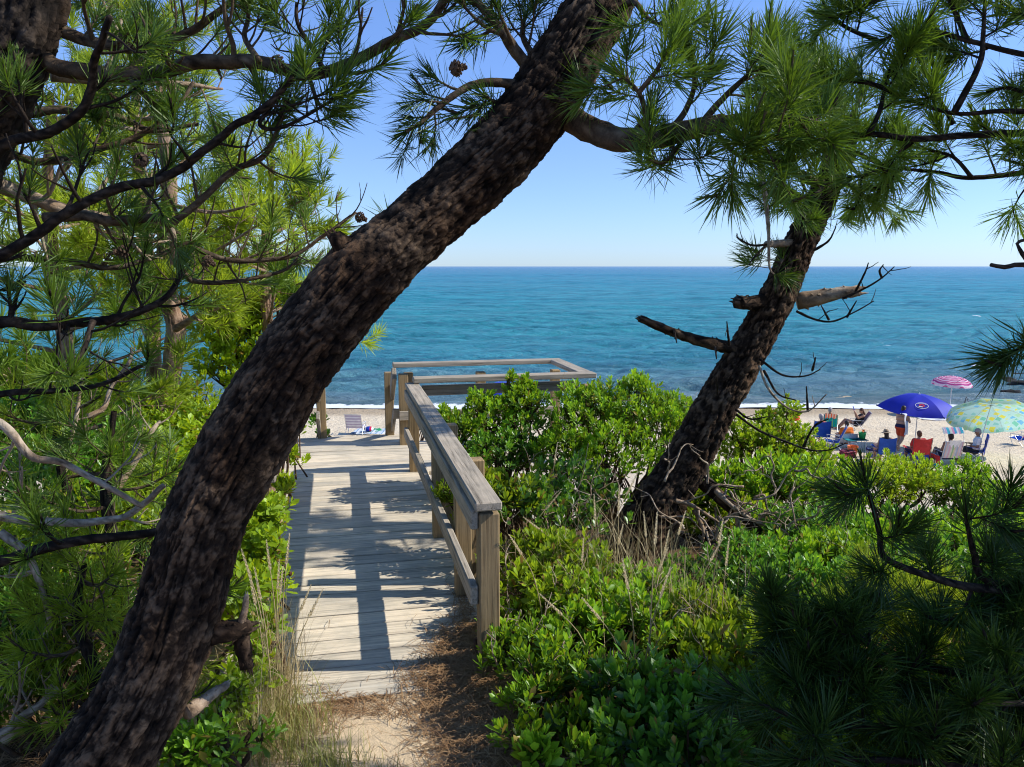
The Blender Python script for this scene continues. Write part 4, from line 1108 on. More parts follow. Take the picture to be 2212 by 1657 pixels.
def shrub(label, lobes, leaf=.054, dens=150, mat_='leaf', cat='shrub', tint=.45, name='bayberry_shrub', group=None, width=1.0, per=11, open_=(8, 62), fill=.35, stems=1.0, base=None, bare=0):
    n_sh = len([1 for q in bpy.data.objects if q.parent is None and q.get('category') == 'shrub'])
    if mat_ == 'leaf':
        mat_ = ('leaf', 'leaf_cool', 'leaf_warm')[n_sh % 3]; leaf *= (1.0, .82, 1.12, .9)[n_sh % 4]; dens *= (1.0, 1.3, .9, 1.15)[n_sh % 4]; width *= (1.0, .85, 1.1)[(n_sh // 2) % 3]
    """lobes: (px, py, Y, r[, squash]) crown lobes; shoots stand over their upper shells and a few fill the inside"""
    C = [P(l[0], l[1], l[2]) for l in lobes]
    if base is None:
        bx, by = np.mean([c[0] for c in C]), np.mean([c[1] for c in C]) + .05
    else: bx, by = base
    bz = gz(bx, by)
    o = thing(name, label, cat, (bx, by, bz), 0, group)
    root = np.array([bx, by, bz])
    fol, st = Geo(), Geo()
    for l, c in zip(lobes, C):
        r = l[3]
        n = int(dens * r * r * 12)
        d = rng.normal(size=(n, 3)); d /= np.linalg.norm(d, axis=1)[:, None]
        d[:, 2] = np.where(d[:, 2] < -.25, -d[:, 2], d[:, 2])
        sq = l[4] if len(l) > 4 else .85
        shell = np.where(rng.uniform(size=n) < fill, rng.uniform(.45, .9, n), rng.uniform(.88, 1.06, n))
        lump = 1 + .34 * fbm(d[:, 0] * 3.0 + c[0] * 3, d[:, 1] * 3.0, d[:, 2] * 3.0 + c[1], 3, 5)
        p = c + d * (r * shell * lump)[:, None] * np.array([1, 1, sq])
        ax = d * .75 + np.array([0, 0, .95]) + rng.normal(0, .22, (n, 3))
        keep = p[:, 2] > bz - .05
        p, ax, sh = p[keep], ax[keep], shell[keep]
        g_ = tint - .08 + .62 * (sh - .88) * 2 + .30 * fbm(p[:, 0] * 5, p[:, 1] * 5, p[:, 2] * 5, 2, 8)  # inner shoots coloured darker: the crown's own shade painted in
        whorls(fol, p - root, ax, leaf, per, g_, width, open_)
        # stems out to some of the shoots
        ns = max(3, int(len(p) * .10 * stems))
        for i in rng.choice(len(p), min(ns, len(p)), replace=False):
            b = c - np.array([0, 0, r * .55]) + rng.normal(0, .12 * r, 3)
            b[2] = max(b[2], bz)
            m = (b + p[i]) / 2 + rng.normal(0, .05 * r, 3)
            tube(st, np.array([b, m, p[i]]) - root, [.006, .0045, .0025], 4, .08)
        for _ in range(3):
            b = root + np.array([jit(.12), jit(.12), -.03])
            e = c + rng.normal(0, .2 * r, 3)
            tube(st, np.array([b, (b + e) / 2 + rng.normal(0, .07, 3), e]) - root, [.013, .010, .006], 5, .07)
    if st.n: st.build('stem', M['stem'], o)
    if bare:
        for _ in range(bare):
            tw = Geo()
            k = rng.integers(len(lobes)); c, r = C[k], lobes[k][3]
            b = c + rng.normal(0, .5 * r, 3); b[2] = c[2] - .3 * r
            q = [b]; d = unit(np.array([rng.normal(0, .5), rng.normal(0, .5), 1.0])); L = r * rng.uniform(1.0, 1.9)
            for s_ in range(6):
                d = unit(d + rng.normal(0, .28, 3)); q.append(q[-1] + d * L / 6)
            tube(tw, np.array(q) - root, np.linspace(.0045, .0012, 7), 4, .04, .2, .6)
            for _b in range(rng.integers(1, 4)):
                a_ = q[rng.integers(2, 6)]; d2 = unit(d + rng.normal(0, .8, 3)); e_ = a_ + d2 * L * .3
                tube(tw, np.array([a_, (a_ + e_) / 2 + rng.normal(0, .012, 3), e_]) - root, [.0026, .002, .0009], 4, .04, .2, .7)
            tw.build('bare_twig', M['dead'], o)
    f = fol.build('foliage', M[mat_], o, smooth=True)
    return o

S_ = shrub  # a low tint puts shade into the leaf colour of the shaded shrubs
# beyond the rail
S_('tall shrub in front of the lookout railing, its spire crossing the top rail', [(1130, 885, 6.25, .22), (1118, 845, 6.3, .12), (1100, 815, 6.3, .06), (1150, 842, 6.3, .075), (1128, 822, 6.3, .06), (1060, 905, 6.2, .24), (1040, 868, 6.25, .13), (985, 935, 6.0, .20), (960, 905, 6.1, .12)])
S_('rounded shrub close against the handrail, below the lookout', [(1015, 985, 6.0, .24), (1080, 1000, 5.9, .28), (1130, 965, 6.1, .28), (985, 1030, 5.7, .15)], tint=.42)
S_('low leafy shrub under the middle of the handrail', [(985, 1080, 4.7, .16), (1050, 1075, 4.6, .22), (1110, 1070, 4.6, .20)], tint=.3)
S_('large domed shrub between the lookout and the smaller leaning pine', [(1270, 935, 6.0, .36), (1375, 905, 6.1, .34), (1380, 845, 6.2, .16), (1300, 865, 6.1, .18), (1235, 865, 6.2, .16), (1440, 960, 5.9, .3), (1215, 985, 5.8, .25), (1330, 1000, 5.7, .34), (1450, 890, 6.2, .2)], bare=10)
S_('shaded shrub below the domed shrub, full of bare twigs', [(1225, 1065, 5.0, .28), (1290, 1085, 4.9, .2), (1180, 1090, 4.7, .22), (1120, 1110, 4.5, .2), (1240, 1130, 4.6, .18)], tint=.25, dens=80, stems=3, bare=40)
S_('leafy shrub directly behind the smaller leaning pine trunk', [(1620, 985, 6.6, .32), (1680, 950, 6.7, .26), (1700, 890, 6.8, .13), (1660, 905, 6.8, .12), (1735, 990, 6.6, .26), (1590, 930, 6.6, .16)], tint=.5)
S_('spreading shrub to the seaward side of the smaller pine, above its forked root', [(1640, 1065, 5.9, .36), (1730, 1080, 5.9, .36), (1800, 1070, 6.0, .30), (1570, 1050, 5.8, .2)], tint=.5, bare=14)
S_('dense shrub right of the forked root of the smaller pine', [(1690, 1180, 5.0, .34), (1780, 1170, 5.1, .34), (1620, 1240, 4.7, .26), (1840, 1200, 5.0, .26)], tint=.48, dens=125, bare=16)
S_('yellow-tipped shrub in front of the red chair on the beach', [(1900, 1060, 7.2, .30), (1960, 1045, 7.3, .28), (1925, 1000, 7.6, .12), (1990, 1012, 7.4, .13), (1870, 1030, 7.3, .2)], tint=.62)
S_('yellow-tipped shrub in front of the blue armchair at the sand edge', [(2085, 1075, 7.4, .34), (2090, 1005, 7.6, .12), (2110, 1030, 7.5, .16), (2030, 1060, 7.4, .26), (2150, 1100, 7.3, .28)], tint=.62)
S_('pale shrub at the far right edge of the dune', [(2200, 1125, 6.8, .30), (2215, 1090, 7.0, .16), (2250, 1160, 6.6, .34)], tint=.62)
S_('half dry reddish shrub thinning out above the beach gear', [(1790, 1030, 8.2, .22), (1840, 1040, 8.2, .24), (1760, 1010, 8.4, .2)], dens=70, tint=.7, stems=3)
S_('green shrub mass filling the hollow behind the near pine', [(1750, 1245, 4.3, .3), (1850, 1240, 4.4, .3), (1950, 1230, 4.5, .32), (2060, 1225, 4.5, .32), (2170, 1225, 4.5, .34), (2260, 1230, 4.5, .3)], tint=.45, bare=12)
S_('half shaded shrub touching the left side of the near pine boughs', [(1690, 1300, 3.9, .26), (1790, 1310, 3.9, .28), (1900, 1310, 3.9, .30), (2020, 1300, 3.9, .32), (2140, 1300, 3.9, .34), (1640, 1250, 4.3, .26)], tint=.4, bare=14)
S_('low shrub close behind the root of the smaller pine', [(1560, 1125, 5.6, .26), (1500, 1105, 5.8, .26), (1610, 1110, 5.7, .24), (1440, 1090, 5.7, .24)], tint=.4)
S_('small leafy clump hiding the foot of the first railing post', [(1085, 1385, 3.36, .10), (1100, 1350, 3.5, .12), (1060, 1415, 3.22, .06)], leaf=.05, tint=.4)
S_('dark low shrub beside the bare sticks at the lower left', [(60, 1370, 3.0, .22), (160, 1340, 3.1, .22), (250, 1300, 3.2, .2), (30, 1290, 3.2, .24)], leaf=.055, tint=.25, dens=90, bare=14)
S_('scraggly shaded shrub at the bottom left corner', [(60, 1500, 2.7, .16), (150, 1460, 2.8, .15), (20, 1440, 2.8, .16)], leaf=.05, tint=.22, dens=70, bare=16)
S_('dark leafy shrub at the bottom edge right of the lone sprig', [(1130, 1590, 2.62, .09), (1210, 1585, 2.65, .12), (1300, 1600, 2.6, .13), (1250, 1650, 2.4, .1)], leaf=.05, tint=.3, dens=130)
S_('shrub on the dune top right of the near pine', [(2450, 1250, 4.6, .34), (2600, 1270, 4.4, .36), (2750, 1260, 4.6, .36), (2500, 1330, 3.9, .3)], tint=.45, dens=80)
S_('shrub on the seaward dune slope right of the near pine', [(2380, 1150, 6.4, .36), (2520, 1150, 6.4, .38), (2680, 1150, 6.4, .36)], tint=.5, dens=80)
S_('shrub on the dune left of the bare limbs', [(-120, 1000, 4.6, .36), (-260, 1020, 4.6, .36), (-180, 1150, 3.8, .3)], tint=.45, dens=80)
S_('lit shrub behind the shaded boughs of the near pine', [(1900, 1230, 5.2, .4), (2000, 1200, 5.4, .36), (1830, 1300, 4.7, .3), (2100, 1210, 5.3, .36), (2200, 1230, 5.2, .36)], tint=.5)
# front right, beside the first post
S_('leafy shrub beside the foot of the first railing post', [(1150, 1215, 4.05, .22), (1230, 1235, 3.95, .24), (1130, 1290, 3.7, .2), (1200, 1310, 3.6, .22)], leaf=.055, tint=.45, mat_='leaf', dens=125, bare=14)
S_('bright leafy shrub among the dry seed heads', [(1310, 1285, 3.8, .22), (1400, 1300, 3.7, .2), (1300, 1340, 3.5, .22), (1390, 1360, 3.4, .22), (1240, 1390, 3.35, .2)], leaf=.055, tint=.5, dens=125, bare=22)
S_('shrub at the foot of the smaller leaning pine trunk', [(1500, 1260, 4.3, .2), (1600, 1215, 4.5, .22), (1550, 1300, 4.1, .22)], leaf=.055, tint=.42, dens=115, bare=26)
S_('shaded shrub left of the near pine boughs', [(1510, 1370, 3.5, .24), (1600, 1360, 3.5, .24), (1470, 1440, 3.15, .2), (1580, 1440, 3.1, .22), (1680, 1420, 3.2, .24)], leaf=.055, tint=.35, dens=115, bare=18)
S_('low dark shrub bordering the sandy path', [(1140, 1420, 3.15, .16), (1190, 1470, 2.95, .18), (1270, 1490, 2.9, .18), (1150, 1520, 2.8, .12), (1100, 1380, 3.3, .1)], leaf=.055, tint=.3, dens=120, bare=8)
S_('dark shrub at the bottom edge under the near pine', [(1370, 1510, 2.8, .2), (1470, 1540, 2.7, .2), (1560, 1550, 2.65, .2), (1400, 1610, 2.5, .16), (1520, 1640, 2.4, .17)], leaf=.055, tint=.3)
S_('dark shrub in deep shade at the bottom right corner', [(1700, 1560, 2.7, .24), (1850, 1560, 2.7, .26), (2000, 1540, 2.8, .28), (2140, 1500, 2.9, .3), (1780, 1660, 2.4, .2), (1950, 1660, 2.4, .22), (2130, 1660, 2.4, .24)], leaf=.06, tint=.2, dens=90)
S_('small bright sprig standing alone at the bottom edge of the path', [(1160, 1650, 2.3, .065, 1.1), (1150, 1625, 2.32, .035, 1.2)], leaf=.05, tint=.6, dens=330, name='shrub_sprig')
# left of the boardwalk
S_('lit shrub squeezed between the big trunk and the boardwalk', [(560, 1120, 4.3, .16), (585, 1100, 4.5, .12), (540, 1190, 4.0, .18), (575, 1200, 4.0, .11), (570, 1260, 3.75, .12), (530, 1290, 3.6, .16)], leaf=.06, mat_='leaf_fresh', tint=.5, name='rose_shrub', width=1.15, open_=(20, 95))
S_('bright broad-leaved plant at the lower right side of the big trunk', [(520, 1480, 2.9, .10), (490, 1520, 2.8, .10), (560, 1440, 3.0, .08), (540, 1390, 3.1, .09), (570, 1340, 3.3, .09)], leaf=.075, mat_='leaf_fresh', tint=.5, name='broadleaf_plant', width=.95, dens=170, per=9, open_=(30, 100))
S_('green weeds at the bottom edge beside the big trunk', [(420, 1590, 2.5, .12), (470, 1620, 2.4, .10), (560, 1580, 2.6, .06), (390, 1640, 2.4, .1)], leaf=.06, mat_='leaf', tint=.45, name='weed_plant', dens=150, per=8, open_=(30, 95))
S_('big sunlit shrub left of the big trunk', [(400, 930, 5.2, .34), (330, 960, 5.0, .32), (360, 880, 5.4, .22), (420, 1010, 4.7, .26), (310, 1050, 4.4, .3), (260, 910, 5.4, .3), (370, 1060, 4.3, .2)], leaf=.055, mat_='leaf_fresh', tint=.45, name='rose_shrub', width=1.1, open_=(20, 90))
S_('yellow-green shrub rising beside the sea left of the big trunk', [(545, 700, 6.0, .20), (568, 652, 6.0, .10), (530, 645, 6.05, .14), (510, 740, 5.9, .24), (480, 700, 6.05, .19), (570, 760, 5.8, .14), (490, 800, 5.8, .24), (550, 830, 5.7, .2), (600, 640, 6.1, .08)], leaf=.06, mat_='leaf_fresh', tint=.62, name='tall_shrub')
S_('small bright shrub at the left frame edge in front of the sand', [(20, 850, 5.0, .3), (90, 830, 5.3, .28), (170, 850, 5.4, .26), (240, 840, 5.6, .22)], leaf=.06, mat_='leaf_fresh', tint=.4, name='rose_shrub')
S_('mixed shrub at the left edge under the dark limbs', [(60, 950, 4.6, .36), (150, 930, 4.9, .32), (180, 1020, 4.4, .3), (80, 1060, 4.1, .3), (230, 1000, 4.6, .24)], leaf=.058, mat_='leaf', tint=.6, name='rose_shrub')
S_('shaded shrub behind the dead branches in the lower left', [(120, 1180, 3.6, .3), (230, 1170, 3.7, .28), (40, 1230, 3.3, .26), (300, 1140, 3.9, .24)], leaf=.055, mat_='leaf_fresh', tint=.5, dens=100, stems=2, bare=20)
S_('green shrub hiding the left railing beyond the big trunk', [(640, 930, 7.4, .10), (625, 985, 6.5, .13), (610, 1050, 5.5, .10)], leaf=.06, mat_='leaf_fresh', tint=.5, name='rose_shrub')
S_('tuft of leaves growing through the left railing', [(690, 905, 8.3, .09), (700, 935, 8.2, .06)], leaf=.06, mat_='leaf', tint=.5)
S_('low pine-green shrub sitting beyond the stairs head', [(930, 893, 9.6, .07), (918, 890, 9.6, .06), (700, 930, 8.9, .06)], leaf=.05, tint=.5)

# young pines and dead sticks low on the left
yp = Pine('young pine in half shade at the lower left, behind the big trunk', (-1.75, 3.3, gz(-1.75, 3.3)), ('bark_branch', 'needle'), .12, .0018, 60, .5)
yp.trunk([(-1.75, 3.3, gz(-1.75, 3.3) - .05), (-1.7, 3.32, .35), (-1.72, 3.3, .8), (-1.66, 3.3, 1.15)], [.03, .025, .02, .008], M['bark_dark'], cell=(.04, .03), depth=.004, sides=24, step=.02, seed=17)
for k in range(13):
    z = .25 + k * .07; a = k * 2.4; L = .42 * (1.2 - k / 15)
    p0 = np.array([-1.71, 3.3, z]); e = p0 + np.array([math.cos(a) * L, math.sin(a) * L * .7, .25 * L])
    yp.limb(np.array([p0, (p0 + e) / 2 - (0, 0, .03), e]), .009, .004, twigs=4, length=(.08, .2), sub=1, bare=.2)
for bx, by, h_, lab in ((-2.15, 3.75, 1.25, 'low shaded pine sapling at the left edge below the long dark limb'), (-1.55, 2.75, .75, 'small pine sapling in the dark litter left of the big trunk')):
    sp = Pine(lab, (bx, by, gz(bx, by)), ('bark_branch', 'needle_lit'), .12, .0018, 55, .3)
    z0 = gz(bx, by)
    sp.trunk([(bx, by, z0 - .05), (bx + .03, by, z0 + h_ * .4), (bx - .02, by, z0 + h_ * .75), (bx + .02, by, z0 + h_)], [.028, .022, .016, .006], M['bark_dark'], cell=(.04, .03), depth=.004, sides=24, step=.02, seed=int(by * 9))
    for k in range(15):
        z = z0 + h_ * (.2 + .055 * k); a = k * 2.4; L = h_ * .48 * (1.15 - k / 17)
        p0 = np.array([bx, by, z]); e = p0 + np.array([math.cos(a) * L, math.sin(a) * L * .7, .25 * L])
        sp.limb(np.array([p0, (p0 + e) / 2 - (0, 0, .03), e]), .009, .004, twigs=5, length=(.08, .2), sub=1, bare=.15)
b_ = P(1950, 1500, 3.25)
ls = Pine('sunlit young pine glimpsed between the dark boughs at the lower right', (b_[0], b_[1], gz(b_[0], b_[1])), ('bark_branch', 'needle_lit'), .12, .0019, 60, .45)
z0 = gz(b_[0], b_[1]); t_ = P(1930, 1275, 3.3)
ls.trunk([(b_[0], b_[1], z0 - .05), (b_[0], b_[1], z0 + .3), tuple(t_)], [.026, .02, .006], M['bark_dark'], cell=(.04, .03), depth=.004, sides=24, step=.02, seed=23)
for k in range(16):
    f = .35 + .62 * k / 16; a = k * 2.4; p0 = np.array([b_[0], b_[1], z0]) * (1 - f) + t_ * f; L = .36 * (1.2 - f * .7)
    e = p0 + np.array([math.cos(a) * L, math.sin(a) * L * .6, .25 * L])
    ls.limb(np.array([p0, (p0 + e) / 2 - (0, 0, .02), e]), .008, .004, twigs=4, length=(.07, .17), sub=1)
for i, (pts, y0, y1, r0, lab) in enumerate([
    ([(250, 1060), (290, 1000), (328, 932), (345, 911)], 3.4, 3.6, .017, 'forked pale dead stick standing in the sunlit shrub left of the big trunk'),
    ([(190, 900), (225, 880), (240, 838), (280, 780), (284, 752)], 3.6, 3.8, .014, 'pale dead stick curving up under the pink trunk'),
    ([(150, 960), (165, 900), (172, 850), (180, 815)], 3.5, 3.6, .012, 'thin upright dead stick at the far left of the shrubs'),
    ([(10, 1600), (60, 1545), (95, 1515), (112, 1480)], 2.6, 2.65, .018, 'bare grey stick lying in the bottom left corner'),
    ([(0, 1150), (60, 1200), (95, 1290), (110, 1360)], 2.7, 2.7, .016, 'dark dead stick hanging at the left edge')]):
    t = Pine(lab, tuple(P(*pts[0], y0)), ('dead', 'needle')); t.o.name = 'dead_stick'; t.o['category'] = 'stick'
    t.limb(PP(pts, y0, y1), r0, r0 * .45, twigs=5, start=.35, length=(.08, .25), up=.5, sub=2, tufts=False, tip=False, mat_='dead', name='stick')

# ------------------------------------------------------------------ grass, litter, seed heads
def blades(geo, base, h, lean, w, tint, seg=3):
    n = len(base)
    az = rng.uniform(0, 2 * np.pi, n)
    d = np.stack([np.cos(az), np.sin(az), np.zeros(n)], 1)
    s = np.stack([-np.sin(az + rng.uniform(-1, 1, n)), np.cos(az + rng.uniform(-1, 1, n)), np.zeros(n)], 1)
    Vs = []
    for k in range(seg + 1):
        t = k / seg
        c = base + d * (lean * h * t * t)[:, None] + np.array([0, 0, 1.0]) * (h * t * (1 - .25 * lean * t))[:, None]
        ww = (w * (1 - t) + .0002)[:, None]
        Vs += [c - s * ww, c + s * ww]
    V = np.stack(Vs, 1).reshape(-1, 3)
    o = np.arange(n)[:, None, None] * (2 * (seg + 1))
    q = np.array([[2 * k, 2 * k + 1, 2 * k + 3, 2 * k + 2] for k in range(seg)])
    geo.add(V, [(o + q[None]).reshape(-1, 4)], np.repeat(np.clip(tint, 0, 1), 2 * (seg + 1)))

def ground_pts(cx, cy, sx, sy, n):
    x, y = rng.normal(cx, sx, n), rng.normal(cy, sy, n)
    return np.stack([x, y, ground_z(x, y) - .005], 1)

def gpx(px, py, n, sx, sy):
    d = ray(px, py); t = (-.02 - EYE[2]) / d[2]; c = EYE + d * t
    return ground_pts(c[0], c[1], sx, sy, n)

g = Geo()
for (px, py, n, sx, sy, h0, h1) in ((630, 1600, 260, .07, .12, .06, .2), (690, 1660, 330, .09, .05, .05, .15), (590, 1560, 260, .07, .1, .08, .25), (500, 1640, 420, .1, .1, .08, .28), (780, 1690, 90, .1, .04, .04, .10), (420, 1650, 250, .1, .1, .1, .3)):
    b = gpx(px, py, n, sx, sy)
    blades(g, b, rng.uniform(h0, h1, n), rng.uniform(.1, .9, n), rng.uniform(.001, .0022, n), rng.normal(.5, .25, n))
tag(g.build('grass', M['grass'], smooth=True), 'thin green grass at the start of the sandy path', 'grass', kind='stuff')
g = Geo()
for (px, py, n, sx, sy, h0, h1) in ((545, 1600, 420, .05, .16, .08, .3), (600, 1520, 320, .04, .14, .15, .45), (590, 1420, 140, .035, .12, .2, .5), (620, 1610, 260, .07, .12, .02, .12), (1120, 1200, 140, .12, .2, .15, .45), (1220, 1120, 130, .2, .2, .2, .6), (1400, 1220, 50, .2, .2, .2, .5), (1310, 1330, 130, .14, .12, .35, .62), (1420, 1370, 90, .14, .12, .35, .6), (1190, 1330, 60, .1, .1, .3, .5), (1500, 1450, 90, .2, .1, .3, .55), (120, 1480, 300, .25, .2, .1, .35)):
    b = gpx(px, py, n, sx, sy)
    blades(g, b, rng.uniform(h0, h1, n), rng.uniform(.05, .7, n), rng.uniform(.0009, .002, n), rng.normal(.65, .25, n))
tag(g.build('dry_grass', M['dry'], smooth=True), 'dry straw-coloured grass along the boardwalk edge', 'dry grass', kind='stuff')

def litter(n, zones):
    g = Geo()
    for (px, py, k, sx, sy, rise) in zones:
        c = gpx(px, py, k, sx, sy)
        u, v = deck_uv(c[:, 0], c[:, 1])
        on = (v > -.08) & (v < 5) & (np.abs(u + .58) < .6)
        c[:, 2] = np.where(on, .002, c[:, 2] + .006) + rng.uniform(0, 1, k) ** 2 * rise
        az = rng.uniform(0, 2 * np.pi, k); el = rng.normal(0, .22, k)
        D = np.stack([np.cos(az) * np.cos(el), np.sin(az) * np.cos(el), np.abs(np.sin(el)) * .6], 1)
        L = rng.uniform(.05, .12, k)
        s = np.stack([-np.sin(az), np.cos(az), np.zeros(k)], 1) * rng.uniform(.0008, .0015, k)[:, None]
        up = np.array([0, 0, 1.0]) * (rng.uniform(0, .012, k))[:, None]
        a, b, m = c - D * L[:, None] / 2, c + D * L[:, None] / 2, c + up
        V = np.stack([a - s, a + s, m - s, m + s, b - s, b + s], 1).reshape(-1, 3)
        o = np.arange(k)[:, None, None] * 6
        g.add(V, [(o + np.array([[0, 1, 3, 2], [2, 3, 5, 4]])[None]).reshape(-1, 4)], np.repeat(np.clip(rng.normal(.45, .25, k), 0, 1), 6))
    return g
g = litter(0, [(1010, 1400, 1600, .09, .12, .02), (990, 1470, 1700, .11, .09, .03), (980, 1540, 800, .08, .1, .02), (1120, 1560, 2200, .14, .2, .03), (1080, 1640, 1500, .13, .1, .02), (700, 1515, 500, .14, .02, .008), (740, 1540, 260, .16, .03, .008),
               (1010, 1320, 500, .05, .3, .01), (1300, 1560, 2500, .3, .3, .03), (150, 1500, 5000, .3, .4, .04), (640, 1560, 300, .1, .12, .01), (830, 1690, 220, .3, .05, .008)])
tag(g.build('pine_needle_litter', M['litter'], smooth=False), 'fallen brown pine needles covering the path and deck edge', 'litter', kind='stuff')

def stalk(px, py, h, lean, label, Y=None, seed_len=.13, group='dry seed-headed grass stalks'):
    d = ray(px, py); t = (-.02 - EYE[2]) / d[2]; c = EYE + d * t if Y is None else P(px, py, Y)
    z = gz(c[0], c[1])
    o = thing('grass_stalk', label, 'grass stalk', (c[0], c[1], z), 0, group)
    st, sh = Geo(), Geo()
    pts = np.array([[0, 0, -.01], [lean[0] * .25, lean[1] * .25, h * .45], [lean[0] * .6, lean[1] * .6, h * .8], [lean[0], lean[1], h]])
    C, r = tube(st, pts, [.0032, .0027, .0022, .0016], 5, .05, tint=.45)
    for _ in range(2):
        a = rng.uniform(0, 6.28); k = int(rng.uniform(.1, .4) * len(C))
        e = C[k] + np.array([math.cos(a) * .1, math.sin(a) * .1, .14])
        tube(st, [C[k], (C[k] + e) / 2 + (0, 0, .04), e], [.0016, .0014, .0004], 4, .05, tint=.5)
    m = 60
    ax = unit(C[-1] - C[-2])
    t = np.linspace(0, 1, m); p = C[-1] + ax * (t * seed_len)[:, None]
    e1 = rand_perp(ax); e2 = np.cross(ax, e1); ph = np.arange(m) * 2.4
    rr = np.cos(ph)[:, None] * e1 + np.sin(ph)[:, None] * e2
    D = ax * .9 + rr * .55
    leaves(sh, p, D, rr + ax * .2, .0135 * (1.1 - .6 * t), 1.4, rng.uniform(.3, 1, m))
    st.build('stem', M['dry'], o); sh.build('seed_head', M['seed'], o)
STALKS = [(1290, 1330, .55, (-.10, 0)), (1315, 1345, .60, (.02, .05)), (1330, 1340, .50, (-.03, 0)), (1350, 1350, .58, (.05, 0)), (1260, 1330, .5, (-.14, 0)), (1240, 1370, .42, (-.05, 0)), (1410, 1370, .60, (.04, 0)), (1425, 1360, .52, (.06, .02)), (1440, 1400, .50, (.10, 0)), (1380, 1400, .42, (-.06, 0)),
          (1480, 1420, .55, (.0, 0)), (1510, 1440, .60, (-.08, 0)), (1340, 1560, .5, (-.08, 0)), (1370, 1560, .48, (-.02, 0)), (1390, 1575, .52, (.03, 0)), (1420, 1560, .62, (.0, .04)), (1300, 1500, .4, (-.08, 0)), (1190, 1420, .5, (-.2, -.06)), (1560, 1450, .5, (.05, 0)), (1130, 1240, .5, (.05, 0)), (1170, 1190, .55, (.03, 0))]
for i, (px, py, h, ln) in enumerate(STALKS):
    stalk(px + rng.uniform(-25, 25), py + rng.uniform(-20, 20), h * rng.uniform(.7, 1.15), (ln[0] + rng.normal(0, .06), ln[1] + rng.normal(0, .05)), 'dry straw-coloured grass stalk with a seed head among the shrubs right of the post')
LST = [(592, 1560, .5, (-.03, 0)), (600, 1520, .48, (.02, 0)), (606, 1490, .55, (-.02, 0)), (610, 1530, .6, (.04, 0)), (586, 1500, .5, (-.06, 0)), (598, 1460, .5, (.03, 0)), (614, 1470, .42, (.08, 0)), (580, 1540, .45, (-.03, 0)), (622, 1550, .40, (.09, .02))]
for (px, py, h, ln) in LST:
    stalk(px, py, h, ln, 'tall dry grass stalk with a seed head on the left edge of the boardwalk', group='dry grass stalks left of the boardwalk')
# dark seed hip leaning over the deck edge
o = thing('flower_stem', 'thin stem with one dark dried flower head leaning over the deck edge', 'flower', tuple(P(600, 1330, 3.75)))
g = Geo(); e = P(627, 1240, 3.8) - P(600, 1330, 3.75); tube(g, [(0, 0, -.1), e * .5 + (.0, 0, .02), e], [.002, .0018, .0014], 5, .04); g.build('stem', M['stem'], o)
g = Geo(); lathe(g, [(.001, -.012), (.009, -.006), (.011, .003), (.007, .011), (.001, .014)], 9, e, .3); g.build('flower_head', m_plain('dark_dried_flower', (.10, .03, .02), .8, .4, 90), o)

# ------------------------------------------------------------------ beach people and things
C_ = lambda n, c, **k: M.setdefault(n, m_plain(n, c, **k))
skin = C_('sunlit_skin', (.50, .27, .17), rough=.55, var=.07, scale=14)
skin_tan = C_('tanned_skin', (.36, .18, .105), rough=.55, var=.07, scale=14)
hair_b = C_('dark_brown_hair', (.035, .02, .012), rough=.5, var=.5, scale=120, bump=.6)
hair_r = C_('auburn_hair', (.11, .045, .02), rough=.5, var=.5, scale=120, bump=.6)
hair_g = C_('grey_hair', (.32, .30, .28), rough=.6, var=.3, scale=120, bump=.6)
white = C_('white_cloth', (.76, .76, .78), rough=.9, var=.06, scale=9, bump=.15)
orange = C_('orange_cloth', (.85, .20, .02), rough=.85, var=.08, scale=10, bump=.2)
red = C_('red_nylon', (.48, .015, .018), rough=.6, var=.15, scale=7, bump=.2)
redorange = C_('red_orange_cloth', (.66, .07, .015), rough=.75, var=.2, scale=5)
navy = C_('navy_cloth', (.012, .015, .06), rough=.8, var=.2, scale=9)
black = C_('black_cloth', (.012, .012, .015), rough=.8, var=.2, scale=9)
dkgrey = C_('dark_grey_cloth', (.035, .037, .045), rough=.85, var=.15, scale=9)
blue = C_('blue_nylon', (.012, .085, .42), rough=.6, var=.2, scale=6, bump=.2)
bright = C_('bright_blue_nylon', (.010, .07, .62), rough=.55, var=.2, scale=6, bump=.2)
deepblue = C_('deep_blue_nylon', (.010, .02, .24), rough=.6, var=.2, scale=6, bump=.2)
teal = C_('teal_cloth', (.01, .32, .36), rough=.8, var=.15, scale=9)
alu = C_('aluminium_tube', (.62, .63, .65), rough=.35, var=.05, metallic=.8)
steel = C_('dark_steel_tube', (.09, .09, .10), rough=.45, var=.1, metallic=.5)
strawm = C_('straw_hat', (.34, .25, .16), rough=.9, var=.2, scale=80)
grass_green = C_('green_plastic', (.02, .34, .10), rough=.4, var=.05)
orange_p = C_('orange_plastic', (.85, .17, .02), rough=.4, var=.05)
maroon = C_('maroon_plastic', (.22, .012, .05), rough=.5, var=.1)
white_p = C_('white_plastic', (.8, .8, .8), rough=.35, var=.03)
navy_p = C_('navy_plastic', (.015, .018, .14), rough=.4, var=.05)
eye_m = C_('dark_eye', (.02, .015, .012), rough=.2)

